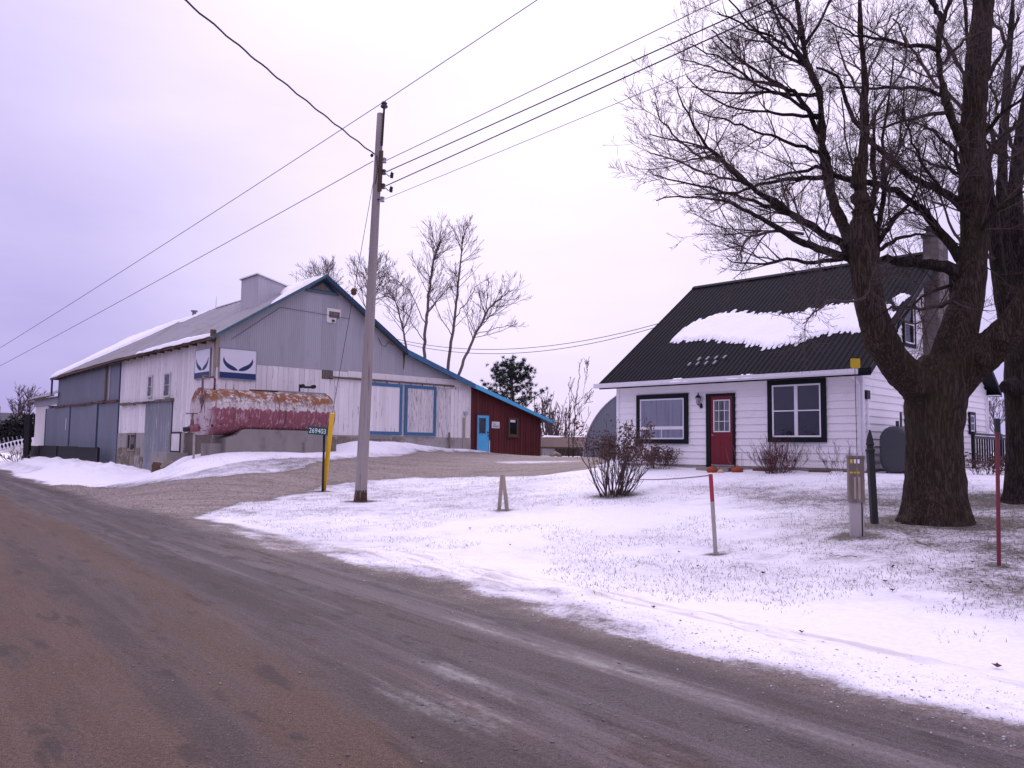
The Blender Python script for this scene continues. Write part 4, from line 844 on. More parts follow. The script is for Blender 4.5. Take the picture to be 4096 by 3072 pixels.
    MB().tube([gab(7.9, .08, 6.9), gab(8.1, .1, 6.55), gab(8.3, .1, 6.5), gab(8.5, .1, 6.75), gab(8.8, .09, 6.6)], .012, 5).build('cable_loop', 'wire', B)
    MB().tube([gab(7.3, .08, 7.2), gab(7.5, .1, 6.9), gab(7.3, .1, 6.75), gab(7.2, .1, 7.0)], .02, 5).build('cable_loop', 'wire', B)
    MB().tube([gab(0.6, .08, 7.0 - .9), gab(2.8, .06, 7.75), gab(5.1, .07, 7.68), gab(6.3, .07, 7.63)], .008, 4).build('thin_cable', 'wire', B)
    return B
Bn = barn()
def broof(a, b):   # a = along the ridge from the gable, b = from eave upwards (plan metres)
    x = EX + b; p = loc2w(BB, x, a); return np.array([p[0], p[1], rz_(min(x, AX)) + barn_sag(a, x) + .03])
snow_patch('roof_snow', broof, [(-.3, 5.1), (-.3, 2.6), (.25, 3.2), (.6, 3.6), (1.5, 3.9), (2.1, 4.3), (2.1, 5.1)], .14, 'snow on the barn roof peak beside the hoist housing', .07, rough=.35, seed=21)
snow_patch('roof_snow', broof, [(-.1, .0), (.1, .30), (3., .42), (6., .36), (8.8, .1), (8.8, -.02), (4, -.06)], .12, 'strip of snow along the near eave of the barn', .07, rough=.2, seed=22)
snow_patch('roof_snow', broof, [(13.0, 5.15), (14.2, 4.4), (16, 4.5), (16.4, 5.15)], .10, 'small snow patch at the middle of the barn ridge', .09, rough=.25, seed=23)
snow_patch('roof_snow', broof, [(16.6, 5.2), (17.8, 3.3), (20, 2.2), (22.5, 1.1), (24.0, .1), (25.6, .05), (25.6, 5.2)], .15, 'broad snow patch on the far end of the barn roof', .10, rough=.4, seed=24)

# ------------------------------------------------------------------ red lean-to
def shed():
    S = empty('lean_to_shed', (*BB[0], 0), BB[1], 'dark red board shed with blue door leaning against the barn', 'shed')
    x0, x1 = LX, 18.95; top = lambda x: rz_(x) - .12
    MB().prism([(x0 + .01, .03, .6), (x1 - .03, .03, .6), (x1 - .03, .03, top(x1)), (x0 + .01, .03, top(x0))], (0, 6, 0)).build('wall', 'red_board', S)
    x = x0; rs = random.Random(8)
    while x < x1 - .02:
        e = min(x1, x + .2)
        slab(gab, x + .004, e - .004, .0, .022 + rs.uniform(0, .006), 1.14, top(x), top(e)).build('wall_board', 'red_board', S)
        x = e
    x = x0 + .4
    while x < x1: slab(gab, x - .02, x + .02, .026, .042, 1.16, top(x) - .01).build('batten', 'red_board', S); x += .4
    y = .0
    while y < 6: MB().box(x1 - .02, x1 + .02, y, y + .196, 1.1, top(x1) - .01).build('wall_board', 'red_board', S); y += .2
    d = slab(gab, 14.2, 15.02, .04, .075, 1.4, 3.38).build('door', 'door_blue', S)
    frame(MB(), 14.28, 14.82, 2.38, 3.27, .03, -.088, -.074).build('lite_frame', 'door_blue', d)
    slab(gab, 14.31, 14.79, .076, .080, 2.41, 3.24).build('pane', 'glass', d); slab(gab, 14.31, 14.79, .0752, .0758, 2.41, 3.24).build('room_dark', 'interior', d)
    MB().tube([gab(14.95, .075, 2.3), gab(14.95, .13, 2.3)], .03, 8).box(14.90, 14.99, -.09, -.074, 2.42, 2.52).build('lock', 'black_iron', d)
    MB().box(14.12, 14.2, -.09, 0, 1.38, 3.46).box(15.02, 15.1, -.09, 0, 1.38, 3.46).box(14.2, 15.02, -.09, 0, 3.385, 3.46).build('door_frame', 'red_board', S)
    slab(gab, 15.03, 15.08, .092, .1, 1.35, 2.05).build('door_strip', 'white_trim', S)
    sg = slab(gab, 15.25, 15.80, .03, .045, 2.72, 3.07).build('notice_sign', 'sign_white', S)
    ring = [(15.44 + .085 * math.cos(a), 2.96 + .07 * math.sin(a)) for a in np.linspace(0, 2 * PI, 25)[:-1]]
    MB().prism([gab(a, .045, b) for a, b in ring], (0, -.002, 0)).build('emblem', 'pale_wood', sg)
    MB().prism([gab(15.45 + .05 * math.cos(a), .047, 2.98 + .04 * math.sin(a)) for a in np.linspace(0, 2 * PI, 19)[:-1]], (0, -.002, 0)).build('emblem_centre', 'sign_white', sg)
    slab(gab, 15.31, 15.74, .045, .047, 2.855, 2.87).build('rule_line', 'black_trim', sg)
    for i in range(11): slab(gab, 15.31 + i * .039, 15.31 + i * .039 + .028, .045, .047, 2.775, 2.825).build('printed_line', 'old_wood', sg)
    window(S, (16.42, -.045, 2.30), 0, .72, 1.02, .07, 'brown_wood', .03, 'brown_wood', back=('interior', 'interior'))
    slab(gab, 16.36, 17.2, .05, .12, 2.24, 2.30).build('window_sill', 'brown_wood', S)
    slab(gab, 16.55, 16.92, .082, .084, 3.07, 3.20).build('paper_notice', 'sign_white', S)
    ribbed((LX, -.35, LZ), (LX, 6.3, LZ), (SX + .05, -.35, SZ - .015), (SX + .05, 6.3, SZ - .015), 6.6, .6, .02).build('roof_sheet', 'roof_metal', S)
    MB().prism([(LX, -.40, LZ + .03), (SX + .1, -.40, SZ), (SX + .1, -.40, SZ - .17), (LX, -.40, LZ - .2)], (0, .05, 0)).build('rake_board', 'door_blue', S)
    MB().prism([(LX, -.35, LZ - .02), (SX + .05, -.35, SZ - .04), (SX + .05, -.35, SZ - .12), (LX, -.35, LZ - .1)], (0, 6.6, 0)).build('roof_deck', 'old_wood', S)
shed()
q = loc2w(BB, 18.9, -.9)
MB().tube([(0, 0, .05), (.25, .15, .22), (.5, .2, .1), (.6, .25, .02)], [.1, .13, .1, .05], 8).build('log', 'pale_wood', None, (q[0], q[1], Gs(*q)), None, True)
tag(bpy.data.objects['log'], 'curved weathered log lying beside the corner of the red shed', 'log')

# signs with the horn emblem on the barn corner
def horn_sign(loc, rz, w_, h, label):
    o = empty('sign', loc, rz, label, 'sign')
    MB().box(0, w_, -.035, 0, 0, h).build('panel', 'sign_white', o)
    frame(MB(), -.025, w_ + .025, -.025, h + .025, .03, -.045, .005).build('frame', 'galv', o)
    MB().box(.006, w_ - .006, -.038, -.035, .006, h * .205).build('band', 'sign_navy', o)
    cx, k = w_ * .5, w_ * .40
    for s in (-1, 1):
        outer = [(0, 0), (.20, -.03), (.45, .02), (.72, .18), (.94, .46), (1.02, .76), (.955, 1.0)]
        inner = [(.945, .90), (.88, .74), (.75, .57), (.55, .43), (.32, .30), (.12, .16), (.02, .05)]
        def smooth(P):
            P = np.array(P); out = []
            for i in range(len(P) - 1):
                p0, p1, p2, p3 = P[max(i - 1, 0)], P[i], P[i + 1], P[min(i + 2, len(P) - 1)]
                for t in np.linspace(0, 1, 5)[:-1]: out.append(.5 * ((2 * p1) + (-p0 + p2) * t + (2 * p0 - 5 * p1 + 4 * p2 - p3) * t ** 2 + (-p0 + 3 * p1 - 3 * p2 + p3) * t ** 3))
            return out + [P[-1]]
        pts = smooth(outer) + smooth(inner)
        MB().prism([(cx + s * (.012 + a * k), -.035, h * (.285 + b * .44)) for a, b in pts][::s], (0, -.003, 0)).build('horn', 'sign_navy', o)
    return o
p = loc2w(BB, .14, -.06); horn_sign((p[0], p[1], 4.44), BB[1], 1.60, 1.25, 'white sign with navy horn emblem on the barn gable above the pink tank')
p = loc2w(BB, -.06, 2.0); horn_sign((p[0], p[1], 4.48), BB[1] - PI / 2, 1.62, 1.22, 'white sign with navy horn emblem on the side wall round the barn corner')

# ------------------------------------------------------------------ fuel tank on its concrete cradle
def tank():
    p = loc2w(BB, 1.50, -1.62); T = empty('fuel_tank', (p[0], p[1], 2.95), BB[1], 'long pink and rust stained fuel tank beside the barn', 'tank')
    L, r = 2.74, .92; n = 40; prof = [(-L - .16, .0), (-L - .15, .3), (-L - .11, .6), (-L - .04, .84), (-L, r)] + [(-L + 2 * L * k / 16, r) for k in range(1, 16)] + [(L, r), (L + .05, .84), (L + .12, .6), (L + .15, .3), (L + .16, .0)]
    V = []; Fc = []
    for x, rr in prof:
        for i in range(n):
            a = 2 * PI * i / n; k = 1 + .006 * math.sin(x * 2.1 + a * 3); V.append((x, rr * math.cos(a) * k, rr * math.sin(a) * k))
    for j in range(len(prof) - 1):
        for i in range(n): Fc.append((j * n + i, (j + 1) * n + i, (j + 1) * n + (i + 1) % n, j * n + (i + 1) % n))
    MB().add(V, Fc).build('tank_shell', 'tank_paint', T, smooth=True)
    for x in (-L, -.6, 1.3, L): 
        ring = MB(); ring.tube([(x, (r + .003) * math.cos(a), (r + .003) * math.sin(a)) for a in np.linspace(0, 2 * PI, 41)], .012, 5, False).build('weld_seam', 'tank_paint', T)
    MB().tube([(-2.78, -.45, -.3), (-2.88, -.6, .35), (-2.88, -.6, 1.28), (-2.84, -.55, 1.34), (-2.35, -.35, 1.34), (-2.3, -.34, 1.28), (-2.3, -.33, .8)], .045, 8).build('vent_pipe', 'rusty_pipe', T, smooth=True)
    pm = MB(); pm.tube([(-2.7, -.2, -.62), (-3.2, -.25, -.72)], [.16, .13], 10); pm.build('outlet_pipe', 'pump_red', T, smooth=True)
    MB().lathe([(.13, -.1), (.15, 0), (.1, .08), (.075, .15), (.06, .3), (.04, .32), (.04, .52)], 10, (-3.08, -.24, -.65)).build('valve', 'rusty_pipe', T, smooth=True)
    MB().tube([(-3.34, -.24, -.12), (-2.82, -.24, -.10)], .02, 6).build('valve_handle', 'rusty_pipe', T)
    MB().tube([(-3.18, -.25, -.72), (-3.4, -.26, -.74)], .10, 10).build('outlet_cap', 'black_iron', T)
    MB().tube([(-3.0, -.26, -.78), (-2.98, -.28, -2.0)], .045, 8).build('pipe_leg', 'stake_white', T, smooth=True)
    MB().tube([(1.5, -.05, .86), (1.5, -.05, 1.3)], .035, 8).build('riser', 'black_iron', T)
    MB().tube([(1.5, -.05, 1.26), (1.75, -.05, 1.2), (2.15, -.05, 1.22)], .05, 8).build('riser_arm', 'black_iron', T)
    for x in (1.62, 2.15): MB().tube([(x, -.15, 1.24), (x, .05, 1.24)], .085, 10).build('riser_cap', 'black_iron', T)
    MB().tube([(-.7, 0, .92), (.55, 0, .94)], .05, 8).build('hatch_bar', 'black_iron', T)
    MB().box(.5, 2.75, -.12, -.02, .93, .99).build('catwalk_board', 'galv', T)
    p = loc2w(BB, 1.9, -1.62); C = empty('tank_cradle', (p[0], p[1], 0), BB[1], 'low stained concrete cradle under the pink tank', 'cradle')
    prof = [(-2.35, .9), (2.25, .9), (2.25, 2.26), (1.8, 2.27), (-1.55, 2.28), (-1.72, 2.24), (-1.9, 2.05), (-2.35, 1.9)]
    MB().prism([(a, -.78, z) for a, z in prof], (0, 1.5, 0)).build('cradle_wall', 'concrete', C)
    MB().box(2.25, 2.75, -.4, .2, .9, 1.75).build('block', 'stone', C)
    MB().box(-2.85, -2.3, -.5, .4, .9, 1.7).build('block', 'concrete', C)
tank()
def rock(name, p, s, mat, label, seed=1, rz=0.):
    rs = np.random.default_rng(seed); bm = bmesh.new(); bmesh.ops.create_icosphere(bm, subdivisions=2, radius=1)
    for v in bm.verts:
        k = 1 + rs.normal(0, .1); v.co = Vector((np.sign(v.co.x) * abs(v.co.x) ** .6 * s[0] * k, np.sign(v.co.y) * abs(v.co.y) ** .6 * s[1] * k, np.sign(v.co.z) * abs(v.co.z) ** .6 * s[2] * k))
    me = bpy.data.meshes.new(name); bm.to_mesh(me); bm.free()
    o = link(name, me, mat, None, p, (0, 0, rz)); return tag(o, label, name)
p = loc2w(BB, -1.15, 1.3); rock('stone_block', (p[0], p[1], .72), (.42, .28, .24), 'stone', 'grey brown stone block in the snow drift beside the barn landing', 3, BB[1] + .3)
p = loc2w(BB, -1.35, 2.3); rock('stone_block', (p[0], p[1], .55), (.38, .25, .34), 'brown_wood', 'rust brown stone slab half buried below the barn landing', 5, BB[1] + 1.)
p = loc2w(BB, -.52, 3.3); o = MB().box(-.45, .45, -.9, 1.15, -1.0, .06).build('landing_slab', 'concrete', None, (p[0], p[1], 1.22), (0, 0, BB[1])); tag(o, 'snowy concrete landing below the small white barn door', 'landing')
# black boards in front of the far barn doors
bp = empty('board_fence', (*loc2w(BB, -.75, 12.9), .1), BB[1], 'long low black board fence along the grey barn doors', 'fence')
for i, (y0, y1, zt) in enumerate(((0, 4.1, 1.32), (4.13, 8.2, 1.35), (8.23, 12.4, 1.36), (12.6, 16.1, 1.33))):
    MB().box(-.04, .04, y0, y1, 0.05, zt).build('fence_panel', 'black_panel', bp)
for y in (0.02, 8.2, 12.5, 16.1): MB().box(-.10, -.045, y - .05, y + .05, 0., 1.36).build('fence_post', 'black_iron', bp)

# ------------------------------------------------------------------ utility pole, guy, address sign
PX, PY = -3.97, 22.0; PZ = Gs(PX, PY); ptop = atY(822, 246, 22.25)
def pole_at(z): t = (z - PZ) / (ptop[2] - PZ); return np.array([PX + (ptop[0] - PX) * t, PY + (ptop[1] - PY) * t, z])
def pole():
    P = empty('utility_pole', (PX, PY, PZ), 0, 'tall leaning grey wooden utility pole on the lawn', 'utility pole')
    o = np.array([PX, PY, PZ]); hs = np.linspace(-.3, 1, 14)
    zz = PZ - .3 + (ptop[2] - PZ + .3) * np.linspace(0, 1, 14); pts = [pole_at(z) - o for z in zz]
    MB().tube(pts, np.linspace(.165, .095, 14), 14).build('shaft', 'pole_wood', P, smooth=True)
    MB().tube([pole_at(PZ - .1) - o, pole_at(PZ + .10) - o, pole_at(PZ + .30) - o], [.20, .174, .162], 12, False).build('rotten_butt', 'pole_rot', P, smooth=True)
    v = lambda z, dx, dy=-.1: tuple(pole_at(z) - o + np.array([dx, dy, 0]))
    zt = ptop[2]
    MB().bar(v(zt - .95, .10), v(zt + .12, .11), .05, .04).build('top_bracket', 'black_iron', P)
    MB().lathe([(.03, 0), (.05, .02), (.1, .05), (.1, .09), (.07, .12), (.09, .16), (.05, .21)], 12, v(zt + .10, .11)).build('top_insulator', 'porcelain', P)
    zb = zt - 1.15
    MB().bar(v(zb + .05, .08), v(zb - 1.1, .09), .14, .05).build('rack', 'brown_wood', P)
    for k, z in enumerate((zb - .22, zb - .55, zb - .95, zb - 1.32)):
        MB().lathe([(.05, -.07), (.07, -.05), (.045, -.01), (.045, .01), (.07, .05), (.05, .07)], 10, v(z, .19)).build('spool_insulator', 'grey_glassy' if k in (0, 3) else 'porcelain', P)
        MB().bar(v(z, .05), v(z, .22), .03, .02).build('insulator_arm', 'black_iron', P)
    for k, z in enumerate((zb - .55, zb - .95)):
        MB().tube([v(z, .2), v(z - .12, .34), v(z - .05, .42), v(z + .02, .40)], .014, 5).build('jumper', 'wire', P)
        MB().tube([v(z - .02, .42), v(z - .16, .41)], .045, 8).build('connector', 'black_iron', P)
    MB().tube([v(zb - .1, -.02, -.14), v(zb - .5, .03, -.15), v(zb - .9, -.02, -.14)], .012, 5).build('jumper', 'wire', P)
    MB().lathe([(.03, -.04), (.05, 0), (.03, .04)], 8, v(zb - .08, -.16)).build('side_hook', 'black_iron', P)
pole()
def wire(pts, r, name, label, mat='wire', sag=0., n=24):
    a, b = np.array(pts[0]), np.array(pts[-1])
    if len(pts) == 2: P = [a + (b - a) * t + np.array([0, 0, -4 * sag * t * (1 - t)]) for t in np.linspace(0, 1, n)]
    else: P = [np.array(p) for p in pts]
    o = MB().tube(P, r, 5).build(name, mat); return tag(o, label, 'wire')
zt = ptop[2]; zb = zt - 1.15
tp = pole_at(zt) + np.array([.11, -.1, .31])
def ext(a, u, v, Y, k):     # continue the line from a through the point seen at (u,v) at depth Y, k times as far
    b = atY(u, v, Y); return a + (b - a) * k
wire([tp, ext(tp, 0, 742, 44.5, 1.9)], .011, 'power_line', 'topmost power line running left along the road', 'wire_pale', .25)
wire([tp, ext(tp, 1160, 0, 16.8, 3.2)], .011, 'power_line', 'topmost power line running from the pole top up and right', 'wire_pale')
n2 = pole_at(zb - .22) + np.array([-.12, -.05, 0])
wire([n2, ext(n2, 0, 783, 46, 1.9)], .011, 'power_line', 'second power line running left below the topmost one', 'wire_pale', .2)
for k, (z, u, v_, Y, r, lab, m) in enumerate(((zb - .22, 1540, 0, 14.6, .010, 'highest of the four wires running right towards the maple', 'wire_pale'), (zb - .55, 1645, 0, 14.3, .014, 'thick dark wire, second of four running right from the pole', 'wire'), (zb - .95, 1690, 5, 13.8, .014, 'thick dark wire, third of four running right from the pole', 'wire'), (zb - 1.32, 1640, 88, 14.2, .007, 'thin lowest wire running right from the pole to the maple', 'wire_pale'))):
    a = pole_at(z) + np.array([.24, -.1, 0]); wire([a, ext(a, u, v_, Y, 2.6)], r, 'power_line', lab, m, .06)
a = pole_at(zb - .05) + np.array([-.1, -.12, 0]); b = ext(a, 432, 0, 14.8, 2.4); tw = []
for t in np.linspace(0, 1, 90):
    p = a + (b - a) * t + np.array([0, 0, -.25 * 4 * t * (1 - t)]); q = t * 130
    tw.append(p + np.array([.012 * math.cos(q), 0, .012 * math.sin(q)]))
wire(tw, .019, 'service_cable', 'twisted black service cable running up left across the sky')
# guy wire, guard and number sign
anc = np.array([-6.02, 26.75, Gs(-6.02, 26.75)]); gt = pole_at(zt - 1.95) + np.array([-.11, .03, 0]); gu = atY(718, 893, 26.0)
wire([gt, gu], .008, 'guy_wire', 'guy wire slanting from the pole down to the yellow guard')
p = gt + (gu - gt) * .44; o = MB().lathe([(.05, -.1), (.085, -.06), (.085, .06), (.05, .1)], 10).build('strain_insulator', 'brown_wood', None, tuple(p)); tag(o, 'round strain insulator threaded on the guy wire', 'insulator')
d = gu - anc; d0 = anc - d * .04
yg = MB(); yg.tube([d0, anc + d * .5, gu], [.075, .075, .07], 10); o = yg.build('guy_guard', 'yellow', smooth=True); tag(o, 'slanting yellow plastic guy wire guard behind the green number sign', 'guard')
def addr():
    x, y = -5.93, 26.2; z = Gs(x, y); S = empty('address_sign', (x, y, z), R(8), 'green house number sign reading 269403 on a dark steel post', 'sign')
    m = MB(); m.box(-.035, -.028, -.02, .02, -.25, 2.04); m.box(.028, .035, -.02, .02, -.25, 2.04); m.box(-.028, .028, .014, .02, -.25, 2.04); po = m.build('post', 'dark_green', S)
    for i in range(26): MB().box(-.008, .008, .0125, .0135, .25 + i * .05, .265 + i * .05).build('post_hole', 'galv', po)
    pn = MB().box(-.64, .04, -.036, -.03, 1.78, 2.03).build('panel', 'sign_green', S, rot=(0, R(4), 0))
    c = bpy.data.curves.new('digits', 'FONT'); c.body = '269403'; c.size = .215; c.extrude = .001; c.space_character = 1.02; c.align_x = 'CENTER'
    tmp = bpy.data.objects.new('tmp', c); col.objects.link(tmp); dg = bpy.context.evaluated_depsgraph_get()
    me = bpy.data.meshes.new_from_object(tmp.evaluated_get(dg)); bpy.data.objects.remove(tmp); me.materials.clear()
    xs = [v.co.x for v in me.vertices]; wd = max(xs) - min(xs)
    for v in me.vertices: v.co.x *= .52 / wd
    link('digits', me, 'white_text', pn, (-.34, -.0385, 1.83), (PI / 2, 0, 0))
    return S
addr()
# service wires barn to house
a = np.array([*loc2w(BB, 8.9, -.25), 6.9]); b = np.array([*loc2w(HB, -.35, 3.35), 6.35])
for k in range(2): wire([a + np.array([0, 0, -.12 * k]), b + np.array([0, 0, -.1 * k])], .012, 'service_cable', ('upper' if k == 0 else 'lower') + ' of the two cables strung between barn and house', 'wire', .75 + .08 * k)

# ------------------------------------------------------------------ trees
def catmull(P, n):
    P = np.array(P, float); k = len(P); T = np.linspace(0, k - 1, n); out = np.empty((n, P.shape[1]))
    for a, t in enumerate(T):
        i = min(int(t), k - 2); f = t - i; p0, p1, p2, p3 = P[max(i - 1, 0)], P[i], P[i + 1], P[min(i + 2, k - 1)]
        out[a] = .5 * (2 * p1 + (p2 - p0) * f + (2 * p0 - 5 * p1 + 4 * p2 - p3) * f * f + (3 * p1 - p0 - 3 * p2 + p3) * f ** 3)
    return out
def unit(v): return v / (np.linalg.norm(v) + 1e-9)
class Grow:
    def __init__(s, seed, up=.25, wander=.22, minr=.0026): s.r = np.random.default_rng(seed); s.ch = []; s.up = up; s.wander = wander; s.minr = minr
    def branch(s, p, d, L, r0, lvl, cfg):
        k = cfg['k'][lvl]; pts = np.empty((k, 3)); pts[0] = p; st = L / (k - 1); dd = d
        nz = s.r.normal(0, s.wander * (1 if lvl < 2 else .6), (k, 3))
        for i in range(1, k):
            dd = dd + nz[i] + np.array([0, 0, s.up * (i / k)]); dd = dd / math.sqrt(dd @ dd); pts[i] = pts[i - 1] + dd * st
        rad = np.maximum(np.linspace(r0, r0 * .35, k), s.minr); s.ch.append((pts, rad))
        if lvl + 1 < len(cfg['k']): s.spawn(pts, rad, L, lvl + 1, cfg)
        return pts
    def spawn(s, pts, rad, L, lvl, cfg, t0=.15, dens=None):
        n = max(1, int(s.r.poisson(L * (dens or cfg['dens'][lvl])))); k = len(pts)
        for _ in range(n):
            t = t0 + (1 - t0) * s.r.random(); f = t * (k - 1); i = min(int(f), k - 2); f -= i
            p = pts[i] * (1 - f) + pts[i + 1] * f; r_ = rad[i] * (1 - f) + rad[i + 1] * f
            d = unit(pts[i + 1] - pts[i]); q = s.r.normal(0, 1, 3); q = unit(q - d * (q @ d))
            a = s.r.normal(cfg['ang'][lvl], .18); dd = unit(d * math.cos(a) + q * math.sin(a) + np.array([0, 0, cfg.get('lift', .1)]))
            ln = cfg['len'][lvl] * s.r.uniform(.45, 1.25) * (1 - cfg.get('tipcut', .62) * t)
            s.branch(p, dd, ln, max(min(r_ * .62, cfg['rad'][lvl]), s.minr), lvl, cfg)
def limb(px, Y0, n=None, wob=.02, seed=0):
    """px: (u,v,width in overview pixels, depth offset)"""
    P = []
    for q in px:
        Yd = Y0 + (q[3] if len(q) > 3 else 0); p = atY(q[0], q[1], Yd); P.append((*p, q[2] / 2 * Yd / 1782))
    n = n or len(P) * 4; C = catmull(P, n); pts = C[:, :3]; rs = np.random.default_rng(seed + int(px[0][0]))
    w_ = rs.normal(0, wob, pts.shape); w_[0] = 0; pts = pts + w_; return pts, np.maximum(C[:, 3], .004)
def remeshed(name, tubes, mat, parent, voxel, disp, dsc):
    m = MB()
    for pts, rad in tubes: m.tube(pts, rad, 14)
    me = bpy.data.meshes.new(name); me.from_pydata(m.v, [], m.f); me.update()
    ob = bpy.data.objects.new('tmp', me); col.objects.link(ob)
    md = ob.modifiers.new('r', 'REMESH'); md.mode = 'VOXEL'; md.voxel_size = voxel; md.use_smooth_shade = True
    ms = ob.modifiers.new('s', 'SMOOTH'); ms.iterations = 4; ms.factor = .5
    me2 = bpy.data.meshes.new_from_object(ob.evaluated_get(bpy.context.evaluated_depsgraph_get())); bpy.data.objects.remove(ob)
    n = len(me2.vertices); co = np.empty(n * 3, np.float32); no = np.empty(n * 3, np.float32); me2.vertices.foreach_get('co', co); me2.vertices.foreach_get('normal', no)
    co = co.reshape(-1, 3); no = no.reshape(-1, 3)
    ang = (co[:, 0] + co[:, 1] * .7) * dsc; rid = np.abs(fbm(ang, co[:, 2] * dsc * .12 + co[:, 1] * dsc, 61, 3) - .45) * 2
    lump = fbm(co[:, 0] * 2.1 + co[:, 1] * 2.3, co[:, 2] * 1.7, 63, 3) - .45
    co = co + no * (disp * (rid - .4) + disp * 2.2 * lump)[:, None]
    me2.vertices.foreach_set('co', co.ravel().astype(np.float32)); me2.update(); me2.shade_smooth(); me2.materials.clear()
    return link(name, me2, mat, parent)
CFG = dict(k=[8, 7, 6, 4, 3], dens=[0, 3.4, 6.0, 8.5, 9.5], ang=[0, .75, .72, .7, .75], len=[0, 1.45, .85, .42, .18], rad=[0, .015, .0075, .0042, .003], lift=.12)
